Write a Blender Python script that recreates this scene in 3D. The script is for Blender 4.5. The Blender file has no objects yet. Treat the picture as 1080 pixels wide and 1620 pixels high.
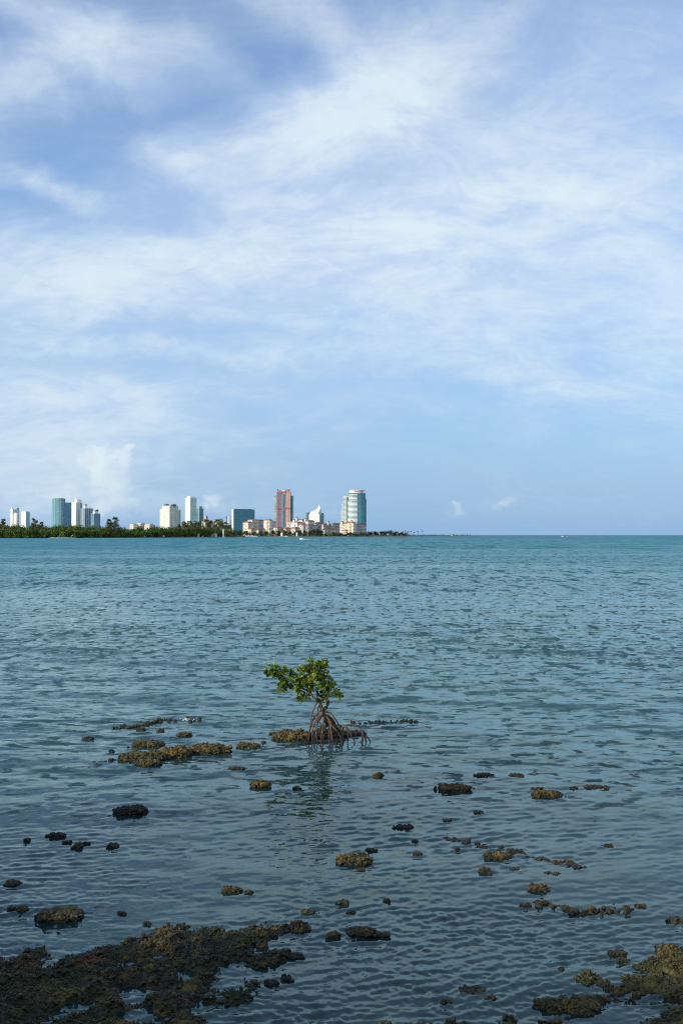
import bpy, math, random
import numpy as np
from mathutils import Vector, Matrix

# ------------------------------------------------------------------ camera
sc = bpy.context.scene
COL = sc.collection
F, CX, CY, HORIZ, H = 1575.0, 540.0, 810.0, 846.5, 3.5
PITCH = math.atan((HORIZ - CY) / F)
cam_d = bpy.data.cameras.new('camera')
cam_d.sensor_fit = 'VERTICAL'; cam_d.sensor_height = 36.0; cam_d.lens = 36.0 * F / 1620.0
cam_d.clip_start = 0.1; cam_d.clip_end = 90000
cam = bpy.data.objects.new('camera', cam_d); COL.objects.link(cam)
cam.location = (0, 0, H); cam.rotation_euler = (math.pi / 2 + PITCH, 0, 0)
sc.camera = cam

# ------------------------------------------------------------------ sun, exposure
SUN_EL, SUN_AZ = math.radians(23), math.radians(238)      # to the left and a little behind the camera
TO_SUN = Vector((math.sin(SUN_AZ) * math.cos(SUN_EL), math.cos(SUN_AZ) * math.cos(SUN_EL), math.sin(SUN_EL)))
sun_d = bpy.data.lights.new('sun', 'SUN'); sun_d.energy = 4.8; sun_d.angle = math.radians(0.5); sun_d.color = (1.0, 0.90, 0.74)
sun = bpy.data.objects.new('sun', sun_d); COL.objects.link(sun)
sun.rotation_euler = TO_SUN.to_track_quat('Z', 'Y').to_euler(); sun.location = (-60, -40, 60)
vs = sc.view_settings
vs.view_transform = 'Standard'; vs.look = 'None'; vs.exposure = 0.0; vs.gamma = 1.0; vs.use_curve_mapping = False
sc.cycles.use_denoising = False; sc.cycles.filter_width = 1.1
sc.cycles.max_bounces = 4; sc.cycles.diffuse_bounces = 2; sc.cycles.glossy_bounces = 3; sc.cycles.transparent_max_bounces = 8

def ray(px, py):
    u = (px - CX) / F; v = -(py - CY) / F; c, s = math.cos(PITCH), math.sin(PITCH)
    return Vector((u, c - v * s, s + v * c))
def ground(px, py, z=0.0):
    r = ray(px, py); t = (z - H) / r.z
    return Vector((r.x * t, r.y * t, z))
def at(px, py, y):
    r = ray(px, py); t = y / r.y
    return Vector((r.x * t, y, H + r.z * t))

# ------------------------------------------------------------------ sky
SKY = 0.15
world = bpy.data.worlds.new('World'); sc.world = world; world.use_nodes = True
world.cycles.sampling_method = 'MANUAL'; world.cycles.sample_map_resolution = 256
nt = world.node_tree; nt.nodes.clear()
class NT:
    def __init__(s, t): s.t = t
    def n(s, kind, **kw):
        o = s.t.nodes.new(kind)
        for k, v in kw.items(): setattr(o, k, v)
        return o
    def put(s, sock, v):
        if v is None: return
        if isinstance(v, bpy.types.NodeSocket): s.t.links.new(v, sock)
        else: sock.default_value = v
    def math(s, op, a, b=None, c=None, clamp=False):
        o = s.n('ShaderNodeMath', operation=op, use_clamp=clamp)
        for i, v in enumerate((a, b, c)): s.put(o.inputs[i], v)
        return o.outputs[0]
    def vec(s, op, a, b=None):
        o = s.n('ShaderNodeVectorMath', operation=op); s.put(o.inputs[0], a)
        if b is not None: s.put(o.inputs[3 if op == 'SCALE' else 1], b)
        return o.outputs['Value'] if op in ('LENGTH', 'DOT_PRODUCT') else o.outputs[0]
    def comb(s, x=0.0, y=0.0, z=0.0):
        o = s.n('ShaderNodeCombineXYZ')
        for i, v in enumerate((x, y, z)): s.put(o.inputs[i], v)
        return o.outputs[0]
    def sep(s, v):
        o = s.n('ShaderNodeSeparateXYZ'); s.put(o.inputs[0], v); return o.outputs
    def noise(s, v, scale, detail=4.0, rough=0.5, dist=0.0):
        o = s.n('ShaderNodeTexNoise'); s.put(o.inputs['Vector'], v)
        o.inputs['Scale'].default_value = scale; o.inputs['Detail'].default_value = detail
        o.inputs['Roughness'].default_value = rough; o.inputs['Distortion'].default_value = dist
        return o
    def rng(s, v, a, b, c=0.0, d=1.0, mode='SMOOTHSTEP'):
        o = s.n('ShaderNodeMapRange', interpolation_type=mode)
        for i, x in enumerate((v, a, b, c, d)): s.put(o.inputs[i], x)
        return o.outputs[0]
    def mapping(s, v, loc=(0,0,0), rot=(0,0,0), scale=(1,1,1), kind='POINT'):
        o = s.n('ShaderNodeMapping', vector_type=kind); s.put(o.inputs[0], v)
        o.inputs[1].default_value = loc; o.inputs[2].default_value = rot; o.inputs[3].default_value = scale
        return o.outputs[0]
    def mix(s, f, a, b):
        o = s.n('ShaderNodeMix', data_type='RGBA'); s.put(o.inputs[0], f)
        for i, v in ((6, a), (7, b)):
            s.put(o.inputs[i], v if isinstance(v, bpy.types.NodeSocket) else (*v[:3], 1.0))
        return o.outputs[2]
    def shader(s, f, a, b):
        o = s.n('ShaderNodeMixShader'); s.put(o.inputs[0], f); s.put(o.inputs[1], a); s.put(o.inputs[2], b); return o.outputs[0]

W = NT(nt)
gen = W.n('ShaderNodeTexCoord').outputs['Generated']
dx, dy, dz = W.sep(gen)
zc = W.math('MAXIMUM', dz, 0.004)
skyn = W.n('ShaderNodeTexSky', sky_type='NISHITA')
skyn.sun_disc = False; skyn.sun_elevation = SUN_EL; skyn.sun_rotation = SUN_AZ
skyn.air_density = 1.15; skyn.dust_density = 0.3; skyn.ozone_density = 3.5; skyn.altitude = 0
W.put(skyn.inputs[0], W.comb(dx, dy, zc))
clear = W.n('ShaderNodeVectorMath', operation='SCALE'); W.put(clear.inputs[0], skyn.outputs[0]); clear.inputs[3].default_value = SKY
# thin blue-white maritime air near the horizon
el = W.math('ARCSINE', zc)
az = W.math('ARCTAN2', dx, dy)
low = W.rng(el, 0.0, 0.42, 1.0, 0.0, 'LINEAR')
base = W.mix(W.math('MULTIPLY', W.math('POWER', low, 1.1), 0.97), W.vec('MULTIPLY', clear.outputs[0], (1.12, 1.16, 1.28)), (0.205, 0.415, 0.70))
# cloud layer, as seen on a flat ceiling
den = W.math('ADD', zc, 0.50)
ceil_v = W.comb(W.math('DIVIDE', dx, den), W.math('DIVIDE', dy, den), 0.0)
wob = W.noise(ceil_v, 4.6, 6.0, 0.62)
wv = W.vec('SCALE', W.vec('SUBTRACT', wob.outputs['Color'], (0.5, 0.5, 0.5)), 0.17)
sxy = W.vec('ADD', W.comb(az, el, 0.0), W.vec('MULTIPLY', wv, (1.0, 0.55, 0.0)))
wisp = W.noise(W.mapping(ceil_v, rot=(0, 0, 0.35), scale=(0.8, 1.35, 1)), 5.6, 8.0, 0.62, 0.9).outputs[0]
fine = W.noise(W.mapping(ceil_v, rot=(0, 0, 0.6), scale=(1.0, 1.7, 1)), 16.0, 5.0, 0.66, 1.4).outputs[0]
big = W.noise(ceil_v, 0.75, 1.0, 0.5).outputs[0]
STROKES = [  # photo px: cx, cy, rx, ry, tilt (deg, + = rises to the right), weight
    (960, 190, 420, 260, 20, .54), (1010, 370, 190, 120, -30, .36), (180, 425, 430, 78, 3, .80), (600, 400, 330, 95, -4, .56),
    (420, 235, 230, 62, 14, .74), (575, 135, 130, 75, 25, .50), (300, 275, 90, 26, -20, .30), (640, 260, 240, 110, 10, .34),
    (110, 35, 230, 42, -14, .72), (30, 110, 120, 50, 15, .55), (190, 132, 70, 30, -20, .42), (455, 25, 110, 40, -35, .50),
    (75, 285, 100, 24, -10, .62), (440, 318, 110, 18, 8, .30), (700, 90, 150, 60, 15, .34), (330, 95, 110, 34, -25, .25),
    (270, 560, 150, 13, -4, .26), (60, 548, 150, 18, 2, .22), (520, 556, 330, 20, 3, .22), (890, 605, 290, 34, -12, .42),
    (1070, 545, 110, 60, 20, .40), (700, 590, 300, 26, -6, .20), (20, 690, 260, 80, 0, .40), (330, 490, 420, 40, 0, .22),
    (830, 470, 330, 50, 0, .20), (760, 330, 220, 40, 0, .22), (60, 800, 200, 60, 0, .22), (880, 520, 340, 50, -3, .20), (220, 625, 330, 36, 2, .24), (640, 650, 380, 26, -3, .14), (110, 600, 420, 120, 0, .30), (130, 745, 360, 90, 0, .26), (560, 545, 480, 60, 0, .18)]
cov = None
for (cx, cy, rx, ry, tilt, wgt) in STROKES:
    r = ray(cx, cy).normalized()
    m = W.mapping(sxy, loc=(math.atan2(r.x, r.y), math.asin(r.z), 0), rot=(0, 0, math.radians(tilt)),
                  scale=(rx / F * 1.55, ry / F * 1.55, 1), kind='TEXTURE')
    v = W.rng(W.vec('LENGTH', m), 0.0, 1.0, wgt, 0.0)
    cov = v if cov is None else W.math('ADD', cov, v)
# beyond the photographed part the same thin cover goes on
out = W.rng(W.math('ABSOLUTE', az), 0.34, 0.6)
outel = W.rng(el, 0.50, 0.75)
outm = W.math('MAXIMUM', out, outel)
cov = W.math('ADD', cov, W.math('MULTIPLY', outm, W.rng(big, 0.3, 0.7, 0.1, 0.85)))
tex = W.math('ADD', W.math('MULTIPLY', W.math('SUBTRACT', wisp, 0.5), 0.58), W.math('MULTIPLY', W.math('SUBTRACT', fine, 0.5), 0.24))
lowfade = W.rng(el, 0.05, 0.22)
dens = W.math('ADD', cov, W.math('MULTIPLY', tex, W.math('ADD', W.math('MULTIPLY', lowfade, 0.70), 0.28)))
dens = W.rng(dens, -0.24, 1.0, 0.0, 0.93, 'LINEAR')
ccol = W.mix(W.rng(W.math('ADD', W.math('ADD', wisp, W.math('MULTIPLY', W.math('SUBTRACT', fine, 0.5), 0.4)), W.math('MULTIPLY', cov, 0.22)), 0.42, 0.82), (0.57, 0.70, 0.905), (0.76, 0.87, 0.95))
col1 = W.mix(dens, base, ccol)
# small cumulus heads low over the skyline
pv = W.comb(W.math('MULTIPLY', az, 1.0), W.math('MULTIPLY', el, 1.0), 0.0)
cn = W.noise(pv, 62.0, 4.0, 0.58, 0.3)
pw = W.vec('ADD', pv, W.vec('MULTIPLY', W.vec('SUBTRACT', cn.outputs['Color'], (0.5, 0.5, 0.5)), (0.035, 0.030, 0.0)))
cum = None
for (cx, cy, rx, ry, wgt) in [(150, 732, 22, 30, .70), (165, 716, 22, 16, .50), (193, 722, 20, 22, .60), (205, 712, 10, 9, .5), (180, 752, 40, 34, .45), (160, 785, 55, 40, .45), (98, 778, 30, 26, .45), (40, 795, 60, 22, .30),
                              (225, 800, 80, 20, .26), (336, 790, 14, 16, .55), (350, 805, 24, 12, .22), (718, 803, 11, 13, .50), (800, 797, 13, 9, .42), (790, 806, 10, 7, .25)]:
    r = ray(cx, cy).normalized()
    m = W.mapping(pw, loc=(math.atan2(r.x, r.y), math.asin(r.z), 0), scale=(rx / F * 1.25, ry / F * 1.25, 1), kind='TEXTURE')
    v = W.rng(W.vec('LENGTH', m), 0.25, 1.0, wgt, 0.0)
    cum = v if cum is None else W.math('ADD', cum, v)
soft = W.math('MULTIPLY', cum, 0.42)
edge = W.rng(W.math('ADD', cum, W.math('MULTIPLY', W.math('SUBTRACT', cn.outputs[0], 0.5), 1.2)), 0.20, 0.80, 0.0, 0.26)
cum = W.math('ADD', soft, W.math('MULTIPLY', edge, W.rng(cum, 0.02, 0.25)), clamp=True)
col2 = W.mix(cum, col1, (0.80, 0.89, 0.93))
bg = W.n('ShaderNodeBackground'); W.put(bg.inputs[0], col2); bg.inputs[1].default_value = 1.0
wo = W.n('ShaderNodeOutputWorld'); nt.links.new(bg.outputs[0], wo.inputs[0])

# ------------------------------------------------------------------ helpers
rnd = random.Random(7); RS = np.random.RandomState(11)
_perm = RS.permutation(256); _perm = np.concatenate([_perm, _perm, _perm])
_g3 = RS.normal(size=(256, 3)); _g3 /= np.linalg.norm(_g3, axis=1)[:, None]
def perlin(P):
    P = np.asarray(P, float); I = np.floor(P).astype(int); f = P - I; I &= 255
    u = f * f * f * (f * (f * 6 - 15) + 10); out = 0
    for i in (0, 1):
        wx = u[..., 0] if i else 1 - u[..., 0]
        for j in (0, 1):
            wy = u[..., 1] if j else 1 - u[..., 1]
            for k in (0, 1):
                wz = u[..., 2] if k else 1 - u[..., 2]
                h = _perm[_perm[_perm[(I[..., 0] + i) & 255] + ((I[..., 1] + j) & 255)] + ((I[..., 2] + k) & 255)]
                g = _g3[h]
                out = out + wx * wy * wz * (g[..., 0] * (f[..., 0] - i) + g[..., 1] * (f[..., 1] - j) + g[..., 2] * (f[..., 2] - k))
    return out * 1.5
def fbm(P, oct=4, lac=2.05, gain=0.5):
    P = np.asarray(P, float); a = 1.0; o = 0
    for _ in range(oct): o = o + a * perlin(P); P = P * lac + 17.3; a *= gain
    return o
def np_mesh(name, V, Fc, smooth=False):
    V = np.asarray(V, np.float32); Fc = np.asarray(Fc, np.int32); k = Fc.shape[1]
    m = bpy.data.meshes.new(name); m.vertices.add(len(V)); m.vertices.foreach_set('co', V.ravel())
    m.loops.add(Fc.size); m.loops.foreach_set('vertex_index', Fc.ravel())
    m.polygons.add(len(Fc)); m.polygons.foreach_set('loop_start', np.arange(0, Fc.size, k, dtype=np.int32))
    m.polygons.foreach_set('use_smooth', np.full(len(Fc), smooth, dtype=bool))
    m.update(calc_edges=True); m.validate(); return m
def link(name, mesh, mat, parent=None, kind=None, loc=None):
    o = bpy.data.objects.new(name, mesh); COL.objects.link(o)
    if mesh is not None and mat is not None and not mesh.materials: mesh.materials.append(mat)
    if parent is not None: o.parent = parent
    if kind: o['kind'] = kind
    if loc is not None: o.location = loc
    return o
def tag(o, label, cat, group=None):
    o['label'] = label; o['category'] = cat
    if group: o['group'] = group
    return o
def thing(name, label, cat, loc=(0, 0, 0), group=None, rz=0):
    o = bpy.data.objects.new(name, None); COL.objects.link(o); o.location = loc; o.rotation_euler = (0, 0, rz)
    o.empty_display_size = 0.3
    return tag(o, label, cat, group)
def copy_tree(o, parent=None):
    c = o.copy(); COL.objects.link(c)
    if parent is not None: c.parent = parent
    for ch in list(o.children): copy_tree(ch, c)
    return c
class MB:
    def __init__(s): s.v = []; s.f = []
    def prism(s, poly, z0, z1, top=None):
        n = len(poly); b = len(s.v); top = top or poly
        s.v += [(x, y, z0) for x, y in poly] + [(x, y, z1) for x, y in top]
        for i in range(n): j = (i + 1) % n; s.f.append((b + i, b + j, b + n + j, b + n + i))
        s.f.append(tuple(b + n + i for i in range(n))); s.f.append(tuple(b + i for i in reversed(range(n))))
    def box(s, c, sz, ux=(1, 0)):
        ux = Vector((ux[0], ux[1])).normalized(); uy = Vector((-ux.y, ux.x)); a, b_, h = sz[0] / 2, sz[1] / 2, sz[2]
        P = [Vector((c[0], c[1])) + ux * i + uy * j for i, j in ((-a, -b_), (a, -b_), (a, b_), (-a, b_))]
        s.prism([(p.x, p.y) for p in P], c[2], c[2] + h)
    def tube(s, pts, rad, n=8, cap=True):
        pts = [Vector(p) for p in pts]; b = len(s.v); up = Vector((0.31, 0.17, 0.93)).normalized()
        for i, p in enumerate(pts):
            t = (pts[min(i + 1, len(pts) - 1)] - pts[max(i - 1, 0)]).normalized()
            a = t.cross(up)
            if a.length < 1e-3: a = t.cross(Vector((1, 0, 0)))
            a.normalize(); c = t.cross(a)
            for k in range(n):
                w = 2 * math.pi * k / n; s.v.append(tuple(p + (a * math.cos(w) + c * math.sin(w)) * rad[i]))
        for i in range(len(pts) - 1):
            for k in range(n):
                k2 = (k + 1) % n; s.f.append((b + i * n + k, b + i * n + k2, b + (i + 1) * n + k2, b + (i + 1) * n + k))
        if cap:
            s.f.append(tuple(b + k for k in reversed(range(n)))); e = b + (len(pts) - 1) * n
            s.f.append(tuple(e + k for k in range(n)))
    def mesh(s, name, smooth=False):
        m = bpy.data.meshes.new(name); m.from_pydata(s.v, [], s.f); m.update()
        if smooth:
            for p in m.polygons: p.use_smooth = True
        return m
    def build(s, name, mat, parent=None, smooth=False, kind=None):
        return link(name, s.mesh(name, smooth), mat, parent, kind)

def ico(sub):
    import bmesh
    b = bmesh.new(); bmesh.ops.create_icosphere(b, subdivisions=sub, radius=1.0)
    V = np.array([v.co[:] for v in b.verts]); Fc = np.array([[v.index for v in f.verts] for f in b.faces]); b.free(); return V, Fc
ICO1, ICO2, ICO4 = ico(1), ico(2), ico(4)

# ------------------------------------------------------------------ materials
MATS = {}
def mat(name, c1, c2=None, rough=0.7, scale=1.0, spec=0.3, lo=0.35, hi=0.65, bump=0.0, bscale=None, metallic=0.0, trans=0.0, detail=5.0):
    """two-tone procedural noise material"""
    if name in MATS: return MATS[name]
    m = bpy.data.materials.new(name); m.use_nodes = True; t = NT(m.node_tree); m.node_tree.nodes.clear()
    p = t.n('ShaderNodeBsdfPrincipled'); o = t.n('ShaderNodeOutputMaterial')
    pos = t.n('ShaderNodeNewGeometry').outputs['Position']
    c2 = c2 or tuple(x * 0.8 for x in c1)
    f = t.rng(t.noise(pos, scale, detail, 0.6).outputs[0], lo, hi)
    t.put(p.inputs['Base Color'], t.mix(f, c1, c2))
    p.inputs['Roughness'].default_value = rough; p.inputs['Specular IOR Level'].default_value = spec; p.inputs['Metallic'].default_value = metallic
    if bump:
        b = t.n('ShaderNodeBump'); b.inputs['Strength'].default_value = 0.6; b.inputs['Distance'].default_value = bump
        t.put(b.inputs['Height'], t.noise(pos, bscale or scale * 3, 6, 0.6).outputs[0]); t.put(p.inputs['Normal'], b.outputs[0])
    sh = p.outputs[0]
    if trans:
        tr = t.n('ShaderNodeBsdfTranslucent'); t.put(tr.inputs[0], t.mix(f, tuple(min(1, x * 1.3) for x in c1), c2)); sh = t.shader(trans, sh, tr.outputs[0])
    t.put(o.inputs[0], sh); MATS[name] = m; return m

# ------------------------------------------------------------------ water
def smooth01(x, a, b):
    t = np.clip((x - a) / (b - a), 0, 1); return t * t * (3 - 2 * t)
WAVES = []
wr = np.random.RandomState(5)
for (l0, l1, n, slope, spread, mean) in [(0.055, 0.12, 40, 0.14, 0.8, 0.22), (0.10, 0.19, 22, 0.085, 0.16, 0.30), (0.14, 0.26, 34, 0.065, 0.7, 0.10), (0.30, 0.95, 30, 0.120, 0.50, 0.10), (1.1, 3.4, 18, 0.080, 0.38, 0.02), (4.0, 9.0, 8, 0.02, 0.3, 0.0)]:
    for i in range(n):
        lam = l0 * (l1 / l0) ** ((i + wr.rand()) / n); th = mean + wr.normal() * spread
        k = 2 * math.pi / lam; amp = slope * math.sqrt(2.0 / n) / k
        WAVES.append((lam, k * math.sin(th), -k * math.cos(th), amp, wr.rand() * 6.283))
def wave_z(X, Y, spacing):
    Z = np.zeros_like(X); wx = X + 0.25 * perlin(np.stack([X * 0.35, Y * 0.35, 0 * X + 3.3], -1)); wy = Y + 0.25 * perlin(np.stack([X * 0.35, Y * 0.35, 0 * X + 8.3], -1))
    patch = 0.75 + 0.7 * perlin(np.stack([X * 0.09, Y * 0.16, 0 * X + 1.7], -1))
    gust = 0.85 + 0.9 * perlin(np.stack([X * 0.35, Y * 0.55, 0 * X + 5.1], -1)) + 0.7 * perlin(np.stack([X * 1.3, Y * 1.9, 0 * X + 9.1], -1))
    calm = 0.45 + 0.75 * smooth01(Y, 10, 26)
    for lam, kx, ky, a, ph in WAVES:
        fade = smooth01(lam / spacing, 2.0, 3.6)
        if fade.max() <= 0: continue
        w = np.sin(kx * wx + ky * wy + ph)
        w = w + 0.22 * np.cos(2 * (kx * wx + ky * wy + ph)) * -1
        e = gust if lam < 0.265 else patch * calm * (0.40 + 0.60 * smooth01(Y, 10, 24))
        Z += a * w * fade * np.clip(e, 0.15, 1.6)
    return Z
def depth_at(X, Y):
    d = np.hypot(X, Y); n = perlin(np.stack([X * 0.12, Y * 0.12, 0 * X], -1))
    return 0.28 + 0.9 * smooth01(d + 3 * n, 9, 30) + 2.5 * smooth01(d, 50, 200) + 0.06 * n
rows_py = list(np.arange(HORIZ + 0.12, 850, 0.35)) + list(np.arange(850, 1660, 1.55)) + list(np.arange(1660, 2300, 12.0))
rows_d = [60000.0, 30000.0] + [H * F / (p - HORIZ) for p in rows_py]
rows_d = np.array(sorted(set(rows_d), reverse=True))
cols = np.concatenate([np.linspace(-6, -1.0, 24), np.linspace(-0.95, -0.37, 90), np.linspace(-0.365, 0.365, 740), np.linspace(0.37, 0.95, 90), np.linspace(1.0, 6, 24)])
DD, UU = np.meshgrid(rows_d, cols, indexing='ij')
X = DD * UU; Y = DD
sp = np.gradient(rows_d); sp = np.abs(sp)[:, None] + 0 * UU
Z = wave_z(X, Y, np.maximum(sp, DD * np.gradient(cols)[None, :]))
nr, nc = X.shape
idx = np.arange(nr * nc).reshape(nr, nc)
quads = np.stack([idx[1:, :-1], idx[1:, 1:], idx[:-1, 1:], idx[:-1, :-1]], -1).reshape(-1, 4)
wm = np_mesh('water', np.stack([X, Y, Z], -1).reshape(-1, 3), quads, True)
at_ = wm.attributes.new('depth', 'FLOAT', 'POINT'); at_.data.foreach_set('value', depth_at(X, Y).astype(np.float32).ravel())

def water_material():
    m = bpy.data.materials.new('sea_water'); m.use_nodes = True; t = NT(m.node_tree); m.node_tree.nodes.clear()
    pos = t.n('ShaderNodeNewGeometry').outputs['Position']
    dist = t.vec('LENGTH', pos)
    dep = t.n('ShaderNodeAttribute', attribute_name='depth').outputs['Fac']
    # ripples finer than the mesh
    wind = t.noise(t.mapping(pos, scale=(0.012, 0.05, 0)), 1.0, 4.0, 0.6).outputs[0]
    windf = t.rng(wind, 0.36, 0.62, 0.30, 1.40)
    geo_n = t.n('ShaderNodeNewGeometry').outputs['Normal']
    def slopes(scale, rot, detail, amp):
        c = t.noise(t.mapping(pos, rot=(0, 0, rot), scale=scale), 1.0, detail, 0.62, 0.25).outputs['Color']
        return t.vec('SCALE', t.vec('MULTIPLY', t.vec('SUBTRACT', c, (0.5, 0.5, 0.5)), (0.65, 1.0, 0.0)), amp)
    off = t.math('DIVIDE', 5512.0, t.math('MAXIMUM', dist, 1.0))      # small far out, large near the shore
    s1 = slopes((3.4, 8.0, 5), 0.15, 2.0, t.math('MULTIPLY', windf, t.rng(dist, 8.0, 24.0, 0.28, 0.60)))
    # short steep faces turned to the shore, in ever longer groups further out
    def dash(scale, rot, amp, d0, d1, d2, d3, lo, hi):
        v = t.noise(t.mapping(pos, rot=(0, 0, rot), scale=scale), 1.0, 3.0, 0.60, 0.3).outputs[0]
        on = t.math('MULTIPLY', t.rng(dist, d0, d1), t.rng(dist, d2, d3, 1.0, 0.25))
        return t.math('MULTIPLY', t.math('MULTIPLY', t.rng(v, lo, hi), on), -amp)
    lay = [dash((0.85, 3.1, 1), 0.10, 0.42, 11, 22, 70, 160, 0.57, 0.66), dash((2.4, 3.2, 1), 0.20, 0.62, 10, 19, 36, 70, 0.57, 0.65), dash((2.3, 1.15, 1), 0.05, 0.75, 18, 36, 90, 170, 0.56, 0.65),
           dash((0.95, 0.20, 1), 0.0, 0.80, 50, 95, 250, 500, 0.545, 0.635), dash((0.28, 0.022, 1), 0.0, 0.80, 180, 400, 1200, 2500, 0.52, 0.62), dash((0.085, 0.0018, 1), 0.0, 0.60, 800, 1800, 60000, 90000, 0.50, 0.65)]
    ty = lay[0]
    for l_ in lay[1:]: ty = t.math('ADD', ty, l_)
    tilt = t.math('ADD', t.rng(off, 620.0, 200.0, 0.0, -0.035, 'LINEAR'), t.rng(off, 100.0, 8.0, 0.0, -0.20, 'LINEAR'))
    ty = t.math('ADD', t.math('MULTIPLY', ty, windf), t.math('MULTIPLY', tilt, t.rng(wind, 0.36, 0.62, 0.75, 1.1)))
    nrm_v = t.vec('NORMALIZE', t.vec('ADD', t.vec('ADD', geo_n, t.comb(0.0, ty, 0.0)), s1))
    nrm = nrm_v
    fr = t.n('ShaderNodeFresnel'); fr.inputs[0].default_value = 1.56; t.put(fr.inputs[1], nrm)
    gl = t.n('ShaderNodeBsdfGlossy'); t.put(gl.inputs['Roughness'], t.rng(dist, 15.0, 400.0, 0.03, 0.25)); t.put(gl.inputs['Normal'], nrm)
    gl.inputs['Color'].default_value = (0.81, 1.0, 0.97, 1)
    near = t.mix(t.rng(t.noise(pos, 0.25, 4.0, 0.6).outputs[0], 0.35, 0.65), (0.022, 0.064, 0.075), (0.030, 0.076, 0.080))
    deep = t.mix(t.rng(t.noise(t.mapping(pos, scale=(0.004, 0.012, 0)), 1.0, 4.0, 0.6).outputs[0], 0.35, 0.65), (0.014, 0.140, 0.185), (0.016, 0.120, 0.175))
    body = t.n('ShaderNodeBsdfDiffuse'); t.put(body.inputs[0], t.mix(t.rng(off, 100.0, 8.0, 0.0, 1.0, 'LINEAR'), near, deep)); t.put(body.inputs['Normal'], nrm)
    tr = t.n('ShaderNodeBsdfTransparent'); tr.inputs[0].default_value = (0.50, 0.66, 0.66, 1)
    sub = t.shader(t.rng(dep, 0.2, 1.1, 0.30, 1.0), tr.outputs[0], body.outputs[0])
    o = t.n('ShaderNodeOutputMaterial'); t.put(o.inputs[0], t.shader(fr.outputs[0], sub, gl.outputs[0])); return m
link('water', wm, water_material(), kind='structure')

# ground: seabed and, outside the picture, the low shore the camera stands on
gx = np.concatenate([np.linspace(-3000, -60, 12), np.linspace(-55, 55, 160), np.linspace(60, 3000, 12)]); gy = np.concatenate([np.linspace(-200, -12, 8), np.linspace(-10, 60, 130), np.geomspace(62, 45000, 30)])
GX, GY = np.meshgrid(gx, gy)
shore = 5.2 + 0.9 * np.maximum(0, -GX - 7.5) + 0.5 * np.maximum(0, GX - 9) + 0.5 * perlin(np.stack([GX * .3, GY * .3, 0 * GX], -1))
shore = np.minimum(shore, 14.0)
GZ = -depth_at(GX, GY) + 0.06 * fbm(np.stack([GX * 1.1, GY * 1.1, 0 * GX], -1), 3)
land = np.clip((shore - GY) / 4.5, 0, 1); GZ = GZ + land * land * (3 - 2 * land) * 2.2
gi = np.arange(GX.size).reshape(GX.shape)
gm = np_mesh('ground', np.stack([GX, GY, GZ], -1).reshape(-1, 3), np.stack([gi[:-1, :-1], gi[:-1, 1:], gi[1:, 1:], gi[1:, :-1]], -1).reshape(-1, 4), True)
link('ground', gm, mat('seabed_sand', (0.10, 0.095, 0.06), (0.030, 0.034, 0.020), 0.9, 1.3, 0.1, 0.4, 0.6), kind='structure')

# ================================================================== far land
def lump_strip(name, pts, half, top, label_kind='structure', m=None, seg=4.0, seed=1):
    """a long low bank along a polyline, uneven, sunk below the water at its rim"""
    P = [Vector((p[0], p[1])) for p in pts]; S = []
    for a, b in zip(P[:-1], P[1:]):
        n = max(2, int((b - a).length / seg)); S += [a.lerp(b, i / n) for i in range(n)]
    S.append(P[-1]); V = []; prof = [(-1.25, -1.2), (-1.0, 0.0), (-0.8, 0.45), (-0.45, 0.9), (0, 1.0), (0.5, 0.9), (0.85, 0.5), (1.0, 0.0), (1.25, -1.2)]
    for i, p in enumerate(S):
        t = (S[min(i + 1, len(S) - 1)] - S[max(i - 1, 0)]).normalized(); nn = Vector((-t.y, t.x))
        e = min(1.0, 0.25 + min(i, len(S) - 1 - i) * 0.15)
        for k, (u, w) in enumerate(prof):
            j = perlin(np.array([[i * 0.7, k * 1.3, seed * 5.7]]))[0]
            q = p + nn * u * half * (1 + 0.15 * j) * e
            V.append((q.x, q.y, w * top * (1 + 0.5 * j) * (e if w > 0 else 1)))
    k = len(prof); ids = np.arange(len(V)).reshape(-1, k)
    Fq = np.stack([ids[:-1, :-1], ids[:-1, 1:], ids[1:, 1:], ids[1:, :-1]], -1).reshape(-1, 4)[:, ::-1]
    return np_mesh(name, V, Fq, False)

def gp(px, d): return ((px - CX) / F * d, d)
def WX(px, d): return (px - CX) / F * d
def WZ(py, d): return H + (HORIZ - py) / F * d

M_bank = mat('shore_bank', (0.10, 0.09, 0.065), (0.04, 0.045, 0.025), 0.95, 0.08, 0.1)
M_rubble = mat('shore_rubble', (0.22, 0.19, 0.15), (0.09, 0.08, 0.07), 0.95, 0.4, 0.1)
M_grassy = mat('low_grass_bank', (0.075, 0.09, 0.04), (0.12, 0.11, 0.065), 0.95, 0.05, 0.1)
link('wooded_shore', lump_strip('wooded_shore', [gp(-420, 1150), gp(-60, 1145), gp(120, 1190), gp(250, 1330), gp(330, 1500), gp(372, 1720)], 28, 1.3, m=None, seg=9), M_bank, kind='structure')
link('island_shore', lump_strip('island_shore', [gp(335, 2260), gp(430, 2200), gp(520, 2200), gp(585, 2250), gp(600, 2500)], 85, 2.0, seg=14, seed=2), M_grassy, kind='structure')
link('city_shore', lump_strip('city_shore', [gp(-300, 3650), gp(100, 3480), gp(400, 3350), gp(520, 3150), gp(600, 2900), gp(660, 2900), gp(720, 2950), gp(752, 3000)], 120, 3.0, seg=30, seed=3), M_grassy, kind='structure')
jet = link('rock_jetty', lump_strip('rock_jetty', [gp(725, 2960), gp(800, 3000), gp(880, 3040), gp(962, 3080)], 9, 1.9, seg=6, seed=4), M_rubble)
tag(jet, 'long low dark rock jetty running out along the horizon at right', 'jetty')
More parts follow.
